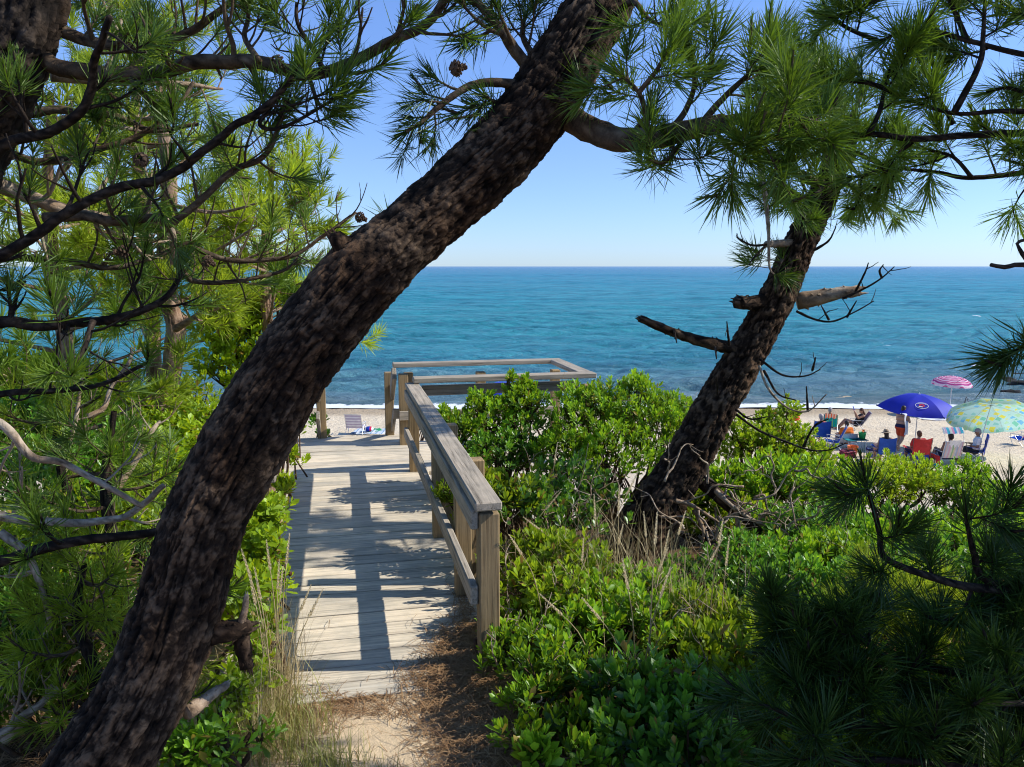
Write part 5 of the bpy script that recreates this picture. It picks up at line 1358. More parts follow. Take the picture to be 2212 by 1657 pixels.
def capsule(bm, a, b, ra, rb, sides=12):
    a, b = Vector(a), Vector(b)
    d = b - a
    if d.length < 1e-5: d = Vector((0, 0, 1e-4))
    q = d.to_track_quat('Z', 'Y').to_matrix()
    L = d.length
    rings = []
    for k in range(5):
        t = math.pi / 2 * k / 4
        rings.append((-math.cos(t) * ra, math.sin(t) * ra))
    for k in range(5):
        t = math.pi / 2 * k / 4
        rings.append((L + math.sin(t) * rb, math.cos(t) * rb))
    prev = None
    for z, r in rings:
        r = max(r, 1e-4)
        ring = [bm.verts.new(a + q @ Vector((math.cos(2 * math.pi * i / sides) * r, math.sin(2 * math.pi * i / sides) * r, z))) for i in range(sides)]
        if prev:
            for i in range(sides): bm.faces.new((prev[i], prev[(i + 1) % sides], ring[(i + 1) % sides], ring[i]))
        else: bm.faces.new(ring[::-1])
        prev = ring
    bm.faces.new(prev)

def ellipsoid(bm, c, r, rot=None):
    m = Matrix.Translation(Vector(c)) @ (rot.to_4x4() if rot is not None else Matrix()) @ Matrix.Diagonal((*r, 1))
    bmesh.ops.create_uvsphere(bm, u_segments=18, v_segments=12, radius=1, matrix=m)

def fuse(name, build, voxel, mat_, parent, smooth_it=4):
    """one continuous surface from overlapping volumes"""
    bm = bmesh.new(); build(bm)
    me = bpy.data.meshes.new(name); bm.to_mesh(me); bm.free()
    t = bpy.data.objects.new(name, me); COL.objects.link(t)
    r = t.modifiers.new('r', 'REMESH'); r.mode = 'VOXEL'; r.voxel_size = voxel; r.use_smooth_shade = True
    s = t.modifiers.new('s', 'SMOOTH'); s.factor = .5; s.iterations = smooth_it
    bpy.context.view_layer.update()
    me2 = bpy.data.meshes.new_from_object(t.evaluated_get(bpy.context.evaluated_depsgraph_get()))
    bpy.data.objects.remove(t); bpy.data.meshes.remove(me)
    me2.name = name; me2.materials.clear(); me2.materials.append(mat_)
    o = bpy.data.objects.new(name, me2); COL.objects.link(o)
    if parent: o.parent = parent
    return o

def V_(x, y, z): return Vector((x, y, z))

def hand(bm, w, d, side, palm_n, grip=.35):
    """palm, four unequal fingers with a knuckle bend and a thumb from the palm's side"""
    d = Vector(d).normalized(); n = Vector(palm_n); n = (n - d * n.dot(d)).normalized(); s = d.cross(n) * side
    w = Vector(w)
    pc = w + d * .045
    for k in (-.026, -.009, .009, .026): capsule(bm, w + s * k * .7, w + d * .085 + s * k, .014, .013, 8)
    for k, L in zip((-.029, -.010, .010, .029), (.062, .078, .084, .074)):
        b = w + d * .085 + s * k
        m = b + d * L * .5 * math.cos(grip) + n * L * .5 * math.sin(grip)
        e = m + d * L * .5 * math.cos(grip * 2.2) + n * L * .5 * math.sin(grip * 2.2)
        capsule(bm, b, m, .0105, .0098, 8); capsule(bm, m, e, .0098, .0088, 8)
    b = w + d * .028 + s * .03; m = b + (d * .6 + s * .7 + n * .25).normalized() * .042; e = m + (d * .9 + s * .25 + n * .3).normalized() * .032
    capsule(bm, b, m, .0125, .011, 8); capsule(bm, m, e, .011, .0095, 8)

def person(label, loc, rz, J, sk=skin, hair=None, wear=(), hat=None, belly=.0, group=None, look=None, fem=False, scale=1.0):
    """J: joints in the figure's own frame (x to its right, y ahead, z up, metres)"""
    root = thing('person', label, 'person', tuple(loc), rz, group); root.scale = (scale,) * 3
    J = {k: Vector(v) for k, v in J.items()}
    hip, chest, neck, head = J['hip'], J['chest'], J['neck'], J['head']
    ha = (head - neck).normalized()
    look = Vector(look) if look else Vector((0, 1, 0))
    look = (look - ha * look.dot(ha)).normalized(); hx = look.cross(ha)
    hr = Matrix((hx, look, ha)).transposed()
    sw = .165 if fem else .19
    right = J.get('right', Vector((1, 0, 0)))
    def body(bm):
        hw = .105 if not fem else .11
        capsule(bm, hip - right * hw, hip + right * hw, .115, .115)
        mid = hip.lerp(chest, .5)
        f = J.get('front', Vector((0, 1, 0)))
        capsule(bm, mid - right * .075, mid + right * .075, .112 + belly * .4, .112 + belly * .4)
        if belly: ellipsoid(bm, mid + f * .06 - V_(0, 0, .03), (.15, .11 + belly, .15))
        capsule(bm, hip.lerp(chest, .25) - right * .085, hip.lerp(chest, .25) + right * .085, .11, .11)
        capsule(bm, chest - right * .10, chest + right * .10, .118, .118)
        capsule(bm, chest.lerp(neck, .5) - right * (sw - .06), chest.lerp(neck, .5) + right * (sw - .06), .085, .085)
        capsule(bm, chest.lerp(neck, .7), neck + ha * .06, .075, .056)
        ellipsoid(bm, head + ha * .02, (.076, .095, .105), hr)
        ellipsoid(bm, head + look * .028 - ha * .055, (.055, .062, .058), hr)          # jaw
        capsule(bm, head + look * .088 + ha * .012, head + look * .112 - ha * .022, .010, .014, 8)   # nose
        capsule(bm, head + look * .080 - ha * .052 - hx * .016, head + look * .080 - ha * .052 + hx * .016, .010, .010, 8)  # mouth
        for s in (-1, 1): ellipsoid(bm, head + hx * .078 * s - look * .008 - ha * .005, (.012, .022, .032), hr)
        for s, k in ((-1, 'l'), (1, 'r')):
            sh, el, wr = J['sh_' + k], J['el_' + k], J['wr_' + k]
            capsule(bm, chest.lerp(neck, .55) + right * .08 * s, sh, .075, .062)
            capsule(bm, sh, el, .054, .042); capsule(bm, el, wr, .043, .028)
            hd = (wr - el).normalized()
            hand(bm, wr, J.get('hd_' + k, hd), s, J.get('pn_' + k, right * -s + Vector((0, .2, 0))))
            kn, an, toe = J['kn_' + k], J['an_' + k], J['toe_' + k]
            hj = hip + right * .095 * s
            capsule(bm, hj, kn, .092, .060); capsule(bm, kn, kn.lerp(an, .35), .060, .060); capsule(bm, kn.lerp(an, .3), an, .060, .038)
            heel = an + (an - toe).normalized() * .05 * 1 - V_(0, 0, .03)
            capsule(bm, an, heel, .038, .032); capsule(bm, heel, toe, .034, .024); capsule(bm, an, an.lerp(toe, .6), .04, .03)
            for q, tl in enumerate((.03, .024, .022, .02, .016)):
                side = right * s * -1 * (.026 - q * .014)
                capsule(bm, an.lerp(toe, .8) + side * .6 - V_(0, 0, .012), toe + side * 1.1 + (toe - an).normalized() * tl * .5, .014, .010, 8)
    b = fuse('body', body, .0085, sk, root, 3)
    def eyes(bm):
        for s in (-1, 1): ellipsoid(bm, head + look * .084 + ha * .018 + hx * .030 * s, (.011, .008, .008), hr)
    bm = bmesh.new(); eyes(bm); me = bpy.data.meshes.new('eyes'); bm.to_mesh(me); bm.free(); me.materials.append(eye_m)
    eo = bpy.data.objects.new('eyes', me); COL.objects.link(eo); eo.parent = root
    if hair:
        hm, kind = hair
        def hf(bm):
            ellipsoid(bm, head + ha * .045 - look * .016, (.087, .100, .095), hr)
            ellipsoid(bm, head - look * .045 - ha * .01, (.080, .066, .085), hr)
            if kind == 'long': ellipsoid(bm, head - look * .05 - ha * .12, (.085, .05, .13), hr)
            if kind == 'bun': ellipsoid(bm, head - look * .10 + ha * .05, (.05, .05, .05), hr)
        fuse('hair', hf, .011, hm, root, 3)
    for w in wear:
        kind, m_ = w[0], w[1]
        def cl(bm):
            e = .016
            if kind in ('shirt', 'tshirt', 'top'):
                hw = .105
                for t, a, r_ in ((.0, .09, .12), (.25, .085, .115), (.5, .078, .118 + belly * .5), (1.0, .10, .12)):
                    c = hip.lerp(chest, t); capsule(bm, c - right * a, c + right * a, r_ + e, r_ + e)
                c = chest.lerp(neck, .5); capsule(bm, c - right * (sw - .06), c + right * (sw - .06), .085 + e, .085 + e)
                if kind != 'top':
                    for s, k in ((-1, 'l'), (1, 'r')):
                        capsule(bm, chest.lerp(neck, .55) + right * .08 * s, J['sh_' + k], .075 + e, .064 + e)
                        capsule(bm, J['sh_' + k], J['sh_' + k].lerp(J['el_' + k], .62 if kind == 'tshirt' else 1), .060 + e, .052 + e)
            if kind in ('shorts', 'trunks', 'brief'):
                t = {'shorts': .88, 'trunks': .62, 'brief': .18}[kind]
                capsule(bm, hip - right * .105, hip + right * .105, .117 + e, .117 + e)
                capsule(bm, hip.lerp(chest, .12) - right * .09, hip.lerp(chest, .12) + right * .09, .115 + e, .115 + e)
                for s, k in ((-1, 'l'), (1, 'r')):
                    hj = hip + right * .095 * s; capsule(bm, hj, hj.lerp(J['kn_' + k], t), .094 + e, .075 + e * 1.6)
            if kind == 'band':
                c = hip.lerp(chest, .16); capsule(bm, c - right * .09, c + right * .09, .134, .134)
                c = hip.lerp(chest, .05); capsule(bm, c - right * .10, c + right * .10, .136, .136)
        fuse({'band': 'waistband'}.get(kind, kind), cl, .014, m_, root, 4)
    if hat:
        hm, kind = hat
        g = Geo()
        if kind == 'brim':
            prof = [(.001, .125), (.05, .122), (.078, .10), (.090, .05), (.094, .02), (.13, .012), (.185, -.012), (.187, -.016), (.13, .006), (.093, .012)]
            lathe(g, prof, 28)
        else:
            prof = [(.001, .128), (.04, .122), (.075, .098), (.094, .055), (.098, .02), (.098, .010), (.093, .010)]
            lathe(g, prof, 28)
            th = np.linspace(-1.1, 1.1, 15)
            inn = np.stack([np.sin(th) * .097, np.cos(th) * .097, np.full(15, .016)], 1)
            outp = np.stack([np.sin(th) * .088, np.cos(th) * .097 + .085 * np.cos(th * 1.1), np.full(15, -.004)], 1)
            g.add(np.vstack([inn, outp]), [np.array([[i, i + 1, 16 + i, 15 + i] for i in range(14)])], .5)
        o = g.build('hat' if kind == 'brim' else 'cap', hm, root)
        o.matrix_local = Matrix.Translation(head + ha * .035) @ hr.to_4x4() @ Matrix.Diagonal((1.0, 1.08, 1, 1))
    return root

def seated(seat=.36, recline=14, knee=(.46, .06), leg_out=.08, arms='rest', spread=.11, head_fwd=.03, foot_fwd=.1):
    """joints of someone sitting with the hips at height seat"""
    a = R(recline)
    hip = V_(0, .0, seat + .10)
    up = V_(0, -math.sin(a), math.cos(a))
    chest, neck = hip + up * .36, hip + up * .53
    head = neck + V_(0, head_fwd, .155)
    J = dict(hip=hip, chest=chest, neck=neck, head=head)
    for s, k in ((-1, 'l'), (1, 'r')):
        sh = neck - up * .055 + V_(.185 * s, 0, 0)
        kn = V_(spread * s * 1.15, knee[0], seat + .09 + knee[1])
        an = V_(spread * s, knee[0] + leg_out, .075)
        J['sh_' + k] = sh; J['kn_' + k] = kn; J['an_' + k] = an; J['toe_' + k] = an + V_(.02 * s, .17, -.045)
        if arms == 'rest':
            el = sh + V_(.09 * s, .03, -.27); wr = el + V_(-.02 * s, .235, .02)
        else:
            el = sh + V_(.06 * s, .08, -.26); wr = el + V_(-.12 * s, .20, .03)
        J['el_' + k] = el; J['wr_' + k] = wr; J['pn_' + k] = V_(0, 0, -1)
    return J

# ---- chairs
def sheetgeo(g, rows, tint=.5, thick=.004):
    """cloth panel through rows of points (each row the same length), two faces deep"""
    A = np.array(rows, float); n, m = A.shape[:2]
    i = (np.arange(n - 1)[:, None] * m + np.arange(m - 1)[None, :]).ravel()
    g.add(A.reshape(-1, 3), [np.stack([i, i + 1, i + m + 1, i + m], -1)], tint)

def quad_chair(label, loc, rz, fabric, w=.54, scale=1.0, back_top=.90, second=None, cat='folding chair', wrinkle=.012):
    back_top += .07
    """folding camp chair: fabric sling on crossed steel tubes"""
    o = thing('camp_chair', label, cat, tuple(loc), rz); o.scale = (scale,) * 3
    hw = w / 2
    def tb(name, pts, r=.009):
        g = Geo(); tube(g, pts, [r] * len(pts), 8, .06); return g.build(name, steel, o)
    for s in (-1, 1):
        tb('cross_leg', [(s * hw, .24, .02), (s * hw * .98, -.20, .42)]); tb('cross_leg', [(s * hw, -.24, .02), (s * hw * .98, .22, .42)])
        tb('back_post', [(s * hw, -.24, .02), (s * (hw + .015), -.27, .40), (s * (hw + .02), -.34, back_top)])
        tb('arm_post', [(s * hw * .98, .22, .40), (s * (hw + .05), .25, .60)])
        g = Geo(); k = np.linspace(0, 1, 6)
        sheetgeo(g, [[(s * (hw + .02 + q), -.29 + .55 * t, .60 - .035 * math.sin(math.pi * t)) for t in k] for q in (-.03, 0, .045)])
        g.build('armrest', fabric, o)
        g = Geo(); box(g, (s * hw, .24, .012), (.035, .035, .024), None, .3, .006); box(g, (s * hw, -.24, .012), (.035, .035, .024), None, .3, .006); g.build('foot', black, o)
    for a in (-1, 1):
        tb('cross_leg', [(-hw, .24 * a, .02), (hw, .22 * a, .42)]); tb('cross_leg', [(hw, .24 * a, .025), (-hw, .22 * a, .42)])
    g = Geo(); u = np.linspace(-1, 1, 13); rows = []
    for t in np.linspace(0, 1, 9):
        rows.append([(x * hw, .23 - .46 * t, .42 - .06 * (1 - x * x) * math.sin(math.pi * min(1, .25 + t * .7)) + wrinkle * vnoise(x * 4, t * 4, seed=3) * .6) for x in u])
    sheetgeo(g, rows); g.build('seat', second or fabric, o)
    g = Geo(); rows = []
    for t in np.linspace(0, 1, 15):
        z = .36 + (back_top - .36) * t; y = -.235 - .11 * t
        rows.append([(x * (hw + .015) * (1 - .03 * t), y - .055 * (1 - x * x) * (1 - .4 * t) + wrinkle * float(vnoise(np.array(x * 3.5), np.array(t * 7), seed=int(abs(loc[0]) * 10))), z - .05 * (1 - x * x) * t ** 3) for x in u])
    sheetgeo(g, rows); g.build('backrest', fabric, o)
    return o

def beach_chair(label, loc, rz, fabric, frame=None, seat=.23, back=.78, w=.56, recline=25, scale=1.0, towel=None, canopy=None, cat='beach chair', cloth_axis=0):
    """low aluminium beach chair with a cloth sling, armrests and U-shaped legs"""
    frame = frame or alu
    o = thing('beach_chair', label, cat, tuple(loc), rz); o.scale = (scale,) * 3
    hw = w / 2; a = R(recline)
    bt = np.array([0, -.22 - math.sin(a) * (back - seat), back])
    def tb(name, pts, r=.011):
        g = Geo(); tube(g, pts, [r] * len(pts), 8, .05); return g.build(name, frame, o)
    tb('back_frame', [(-hw, -.20, seat - .02), (-hw, bt[1], back - .04), (-hw + .04, bt[1] - .01, back), (hw - .04, bt[1] - .01, back), (hw, bt[1], back - .04), (hw, -.20, seat - .02)])
    tb('seat_frame', [(-hw, -.22, seat - .01), (-hw, .24, seat + .05), (-hw + .03, .27, seat + .055), (hw - .03, .27, seat + .055), (hw, .24, seat + .05), (hw, -.22, seat - .01)])
    for s in (-1, 1):
        tb('leg', [(s * (hw + .012), .20, seat + .04), (s * (hw + .015), .05, .012), (s * (hw + .015), -.02, .010)], .010)
        tb('leg', [(s * (hw + .014), .05, seat + .16), (s * (hw + .014), -.34, .015)], .010)
        tb('arm_post', [(s * (hw + .012), .18, seat + .03), (s * (hw + .015), .20, seat + .21)], .009)
        g = Geo(); box(g, (s * (hw + .015), -.03, seat + .22), (.05, .50, .022), None, .5, .008); g.build('armrest', white_p if frame is alu else black, o)
    tb('leg_bar', [(-hw - .014, -.34, .015), (hw + .014, -.34, .015)], .010)
    u = np.linspace(-1, 1, 9); rows = []
    for t in np.linspace(0, 1, 7): rows.append([(x * (hw - .008), .26 - .46 * t, seat + .055 - .06 * t - .035 * (1 - x * x) * math.sin(math.pi * t)) for x in u])
    g = Geo(); sheetgeo(g, rows); g.build('seat', fabric, o)
    rows = []
    for t in np.linspace(0, 1, 10): rows.append([(x * (hw - .008), -.20 + (bt[1] + .20) * t - .03 * (1 - x * x) * math.sin(math.pi * t), seat + (back - seat) * t) for x in u])
    g = Geo(); sheetgeo(g, rows); g.build('backrest', fabric, o)
    if canopy:
        for s in (-1, 1): tb('canopy_arm', [(s * hw, bt[1], back - .05), (s * (hw + .01), bt[1] + .10, back + .30), (s * (hw + .01), bt[1] + .20, back + .42)], .006)
        rows = []
        for t in np.linspace(0, 1, 5): rows.append([(x * (hw + .05), bt[1] + .22 - .16 * t, back + .43 - .20 * t ** 1.3 + .025 * abs(math.sin(x * 6)) * t) for x in np.linspace(-1, 1, 25)])
        g = Geo(); sheetgeo(g, rows); g.build('canopy', canopy, o)
    return o

def umbrella(label, loc, R_, H, mats, tilt=(0, 0), depth=.35, panels=8, mat_canopy=None, scallop=.05, arc=1.25, ph0=0.0, valance=.0, pole_m=None, logo=False, rz=0.0, pole_bend=None):
    """beach umbrella: pole, ribs, panelled canopy, finial"""
    o = thing('beach_umbrella', label, 'beach umbrella', tuple(loc), rz)
    ax = Vector((math.sin(tilt[0]), math.sin(tilt[1]), 1)).normalized()
    hub = Vector((ax.x * H * .35, ax.y * H * .35, H)) if pole_bend is None else Vector(pole_bend)
    q = Vector((0, 0, 1)).rotation_difference(ax).to_matrix().to_4x4()
    CM = Matrix.Translation(hub) @ q
    g = Geo(); tube(g, [(0, 0, -.3), tuple(hub * .55) if pole_bend is None else tuple(hub * .5), tuple(hub)], [.017, .017, .015], 10, .2); g.build('pole', pole_m or white_p, o)
    th = np.linspace(0, 2 * math.pi, panels * 10 + 1) + ph0; rr = np.linspace(0, 1, 14)
    def surf(r, t):
        seg = 2 * math.pi / panels
        ph = abs((((t - ph0) % seg) / seg) * 2 - 1)                   # 1 at a rib, 0 between ribs
        sag = 1 - scallop * (1 - ph ** 2) * r ** 1.5
        rad = R_ * math.sin(r * arc) / math.sin(arc) * sag
        z = -depth * (1 - math.cos(r * arc)) / (1 - math.cos(arc)) - .035 * (1 - ph ** 2) * r * R_
        return (rad * math.cos(t), rad * math.sin(t), z)
    A = [[surf(r, t) for t in th] for r in rr]
    if valance:
        last = A[-1]; A.append([(p[0] * 1.01, p[1] * 1.01, p[2] - valance * (.8 + .2 * abs(math.sin(k * math.pi / 5)))) for k, p in enumerate(last)])
    g = Geo(); sheetgeo(g, A); c = g.build('canopy', mat_canopy, o); c.matrix_local = CM
    for k in range(panels):
        t = k * 2 * math.pi / panels + ph0
        g = Geo(); tube(g, [tuple(np.array(surf(r, t)) - (0, 0, .012)) for r in (0.02, .4, .7, .99)], [.006] * 4, 6, .2)
        rb = g.build('rib', steel if logo else white_p, o); rb.matrix_local = CM
        if logo:
            g = Geo(); e = np.array(surf(.985, t)); box(g, e * (1.0, 1.0, 1) + (0, 0, -.0), (.07, .05, .05), np.array(Matrix.Rotation(t, 3, 'Z')), .3, .01)
            tipo = g.build('rib_tip', navy_p, o); tipo.matrix_local = CM
    g = Geo(); lathe(g, [(.001, .07), (.018, .06), (.022, .03), (.035, .012), (.036, -.01)], 12); f = g.build('finial', pole_m or white_p, o); f.matrix_local = CM
    return o, CM, surf

def at_beach(px, py):
    p = G(px, py); p[2] = gz(p[0], p[1]); return p

# stripes
stripe_pastel = m_bands('pastel_striped_cloth', [(0, (.62, .60, .66)), (.13, (.70, .45, .55)), (.26, (.72, .68, .62)), (.40, (.35, .55, .30)), (.52, (.70, .62, .40)), (.64, (.60, .60, .66)), (.78, (.40, .48, .62)), (.9, (.70, .52, .50))], 0, 2.4, .5)
stripe_lav = m_bands('lavender_striped_cloth', [(0, (.78, .76, .78)), (.5, (.52, .44, .56))], 2, 8.5, .1)
stripe_rain = m_bands('rainbow_striped_cloth', [(0, (.02, .45, .48)), (.2, (.02, .06, .40)), (.45, (.75, .10, .32)), (.65, (.82, .55, .04)), (.9, (.85, .62, .25))], 2, 1.55, -.15)
stripe_can = m_bands('blue_pink_striped_canopy', [(0, (.10, .52, .66)), (.2, (.72, .74, .66)), (.38, (.70, .32, .48)), (.55, (.10, .45, .66)), (.72, (.75, .75, .72)), (.86, (.62, .45, .60))], 0, 2.2, .5, trans=.3)
stripe_pink = m_bands('pink_ring_striped_canopy', [(0, (.86, .70, .78)), (.28, (.72, .10, .30)), (.5, (.90, .55, .68)), (.72, (.55, .08, .30))], radial=True, freq=4.4, offset=.1, trans=.25)
stripe_bw = m_bands('blue_white_wave_towel', [(0, (.015, .06, .42)), (.55, (.62, .68, .78))], 0, 7, 0)
floral = m_bands('teal_leaf_print_cloth', [(0, (.01, .30, .32)), (.22, (.02, .38, .16)), (.4, (.015, .22, .42)), (.55, (.02, .45, .42)), (.75, (.30, .42, .08)), (.86, (.01, .25, .40))], 0, 5.2, .3)
orange_stripe = m_bands('orange_white_striped_towel', [(0, (.80, .16, .08)), (.5, (.84, .66, .55))], 0, 9, 0)

def m_patch():
    m, n, l, out = mat('pastel_green_patchwork_canopy')
    tc = n.new('ShaderNodeTexCoord')
    vo = node(n, 'ShaderNodeTexVoronoi', Scale=4.2, Randomness=.55, distance='CHEBYCHEV'); l.new(tc.outputs['Object'], vo.inputs['Vector'])
    sp = n.new('ShaderNodeSeparateColor'); l.new(vo.outputs['Color'], sp.inputs[0])
    r = ramp(n, [(0, (.22, .58, .40)), (.22, (.72, .68, .10)), (.42, (.30, .62, .52)), (.58, (.20, .50, .68)), (.70, (.45, .70, .42)), (.86, (.78, .74, .22))], 'CONSTANT'); l.new(sp.outputs[0], r.inputs['Fac'])
    lt = ramp(n, [(.0, (1, 1, 1)), (.36, (0, 0, 0))], 'CONSTANT'); l.new(vo.outputs['Distance'], lt.inputs['Fac'])
    mx = node(n, 'ShaderNodeMix', data_type='RGBA'); l.new(lt.outputs[0], mx.inputs[0]); mx.inputs[6].default_value = (.48, .72, .62, 1); l.new(r.outputs[0], mx.inputs[7])
    d = n.new('ShaderNodeBsdfDiffuse'); t = n.new('ShaderNodeBsdfTranslucent'); l.new(mx.outputs[2], d.inputs[0]); l.new(mx.outputs[2], t.inputs[0])
    ms = node(n, 'ShaderNodeMixShader', Fac=.55); l.new(d.outputs[0], ms.inputs[1]); l.new(t.outputs[0], ms.inputs[2]); l.new(ms.outputs[0], out.inputs['Surface'])
    return m

# ---- the front row of chairs
p = at_beach(1907, 1000)
quad_chair('blue camp chair holding the person in the straw hat', p, R(-4), blue, w=.56, scale=1.06, second=deepblue)
J = seated(recline=16)
person('person in a wide straw sun hat seated in the blue camp chair, seen from behind', p, R(-4), J, skin, (hair_b, 'long'), (('top', navy), ('brief', navy)), (strawm, 'brim'), fem=True)
p = at_beach(1978, 1006)
quad_chair('red camp chair with a blue lower skirt at the dune edge', p, R(2), red, w=.58, scale=1.1, second=deepblue)
person('brown-haired person seated in the red camp chair, seen from behind', p, R(2), seated(recline=12, arms='fwd'), skin, (hair_r, 'bun'), (('tshirt', red), ('shorts', navy)), None, fem=True)
g = Geo(); sheetgeo(g, [[(x * .27, -.285 - .02 * math.cos(x * 3) + .012 * float(vnoise(np.array(x * 5.), np.array(z * 6.))), z) for x in np.linspace(-1, 1, 11)] for z in np.linspace(.06, .40, 6)])
tw = g.build('towel', deepblue); tag(tw, 'deep blue towel hanging off the lower back of the red camp chair', 'towel'); tw.location = p; tw.rotation_euler = (0, 0, R(2)); tw.scale = (1.1,) * 3
g = Geo(); sheetgeo(g, [[(.34 + .34 * x + .02 * math.sin(z * 9), -.10 - .10 * x + .03 * float(vnoise(np.array(x * 4.), np.array(z * 7.))), z - .13 * x) for x in np.linspace(0, 1, 7)] for z in np.linspace(.16, .46, 6)])
tw = g.build('towel', red); tag(tw, 'crumpled red towel draped beside the red camp chair', 'towel'); tw.location = p; tw.scale = (1.1,) * 3
p = at_beach(2044, 1004)
beach_chair('pastel striped beach chair with a shade canopy at the dune edge', p, R(3), stripe_pastel, seat=.27, back=.86, w=.62, recline=15, scale=1.08, canopy=stripe_can)
person('dark-haired person seated in the pastel striped beach chair, seen from behind', p, R(3), seated(seat=.20, recline=17, knee=(.46, .16), leg_out=.2), skin_tan, (hair_b, 'short'), (('trunks', navy),), None, scale=1.08)
g = Geo(); sheetgeo(g, [[(x * (.20 - .05 * t), -.262 - .145 * (1 - t) - .012 - .01 * math.sin(x * 9), .88 - .36 * t - .05 * (1 - abs(x)) * t) for x in np.linspace(-1, 1, 15)] for t in np.linspace(0, 1, 8)])
tw = g.build('towel', white); tag(tw, 'white towel hung over the back of the pastel striped beach chair', 'towel'); tw.location = p; tw.rotation_euler = (0, 0, R(3)); tw.scale = (1.08,) * 3
tw.location = Vector(p) + Vector((0, -.005, .03))
p = at_beach(2103, 1000)
quad_chair('bright blue camp chair turned sideways at the end of the front row', p, R(62), bright, w=.56, scale=1.1, wrinkle=.03)
J = seated(recline=10, knee=(.44, .04), leg_out=.06, arms='rest')
person('seated man in a grey cap, white shirt and dark shorts facing left', p, R(66), J, skin_tan, (hair_g, 'short'), (('tshirt', white), ('shorts', dkgrey)), (hair_g, 'cap'), belly=.03)
# strolling man
p = at_beach(1943, 975)
J = dict(hip=(0, 0, .93), chest=(0, .03, 1.27), neck=(0, .06, 1.45), head=(0, .10, 1.62), sh_l=(-.19, .05, 1.40), sh_r=(.19, .05, 1.40), el_l=(-.25, .16, 1.17), el_r=(.26, .10, 1.15), wr_l=(-.10, .28, 1.30), wr_r=(.17, .26, 1.22),
         kn_l=(-.10, .10, .50), an_l=(-.10, .10, .08), toe_l=(-.11, .26, .03), kn_r=(.10, -.05, .50), an_r=(.11, -.42, .24), toe_r=(.12, -.35, .08), pn_l=(1, 0, 0), pn_r=(-1, 0, 0))
wk = person('bare-backed walking man in red swim trunks with a white towel over the shoulders', p, R(-52), J, skin, (hair_b, 'short'), (('trunks', redorange), ('band', navy)), None, belly=.03, scale=1.02)
g = Geo()
rows = []
for t in np.linspace(0, 1, 22):
    # from the left shoulder, behind the neck, over the right shoulder and down the right side
    if t < .2: b = Vector((-.17 + .5 * t, .17 - .3 * t, 1.30 + .75 * t))
    elif t < .42: b = Vector((-.07 + (t - .2) * 1.3, -.055, 1.49))
    else: b = Vector((.215 + .03 * math.sin(t * 9), -.03 - .06 * (t - .42), 1.47 - (t - .42) * 1.35))
    wdt = .13 if t > .42 else .09
    rows.append([(b.x + (.012 * math.sin(k * 2 + t * 11)), b.y + (k / 4 - .5) * 2 * wdt, b.z - .05 * abs(k / 4 - .5) + .01 * math.sin(k * 3)) for k in range(5)])
sheetgeo(g, rows); tw = g.build('towel', white); tag(tw, 'white towel worn over the shoulders of the walking man', 'towel'); tw.location = p; tw.rotation_euler = (0, 0, R(-52)); tw.scale = (1.02,) * 3
o = thing('sandal', 'blue sandals lying by the feet of the walking man', 'sandal', tuple(at_beach(1958, 980)))
for s in (-1, 1):
    g = Geo(); box(g, (s * .07, 0, .02), (.09, .25, .025), None, .5, .012); f = g.build('sole', bright, o)
    g = Geo(); tube(g, [(s * .07 - .04, .04, .03), (s * .07, .06, .075), (s * .07 + .04, .04, .03)], [.012] * 3, 6, .03); g.build('strap', blue, o)

# ---- umbrellas
logo_blue = m_plain('royal_blue_canopy', (.010, .018, .40), .55, .12, 4)
p = at_beach(1975, 966)
u_, CM, surf = umbrella('royal blue beach umbrella with a round emblem above the front row of chairs', p, 1.50, 2.14, None, (.03, -.06), .62, 6, logo_blue, .15, logo=True, rz=0.0, arc=.85, ph0=R(-78))
tl, rl = R(-109), .62
c0 = np.array(surf(rl, tl)); e_t = unit(np.array(surf(rl, tl + .05)) - c0); e_r = unit(np.array(surf(rl - .05, tl)) - c0); e_n = unit(np.cross(e_t, e_r))
if e_n[2] < 0: e_n = -e_n
def emblem(name, poly, m_, lift):
    g = Geo(); Q = np.array([c0 + e_t * x + e_r * y + e_n * (lift - .08 * (x * x + y * y)) for x, y in poly])
    g.add(Q, [np.arange(len(Q))[None, :]], .5); ob = g.build(name, m_, u_, smooth=False); ob.matrix_local = CM
def ring(name, a, b, w, m_, lift, t0=0, t1=2 * math.pi):
    g = Geo(); th = np.linspace(t0, t1, 41); Q = []
    for k in (0, 1):
        for t in th:
            x, y = (a - k * w) * math.cos(t), (b - k * w) * math.sin(t); Q.append(c0 + e_t * x + e_r * y + e_n * (lift - .08 * (x * x + y * y)))
    g.add(np.array(Q), [np.array([[i, i + 1, 42 + i, 41 + i] for i in range(40)])], .5); ob = g.build(name, m_, u_, smooth=False); ob.matrix_local = CM
ring('emblem_ring', .235, .165, .018, white_p, .022)
ring('emblem_lettering', .19, .128, .016, white_p, .024, .5, 2.6)
ring('emblem_mark', .10, .075, .05, C_('emblem_red', (.6, .02, .03)), .024)
emblem('emblem_bar', [(-.12, -.085), (.02, -.10), (.02, -.055), (-.12, -.04)], white_p, .026)
p = at_beach(2050, 897)
umbrella('pink striped beach umbrella with a fringed edge close to the water', p, .96, 2.02, None, (.02, -.05), .36, 8, stripe_pink, .03, valance=.07)
p = at_beach(2108, 992)
umbrella('pale green patchwork beach umbrella tilted over the man in the grey cap', p, 1.52, 2.0, None, (.20, .62), .42, 8, m_patch(), .03, valance=.10, pole_bend=(.62, .38, 1.98))
p = at_beach(1098, 903)
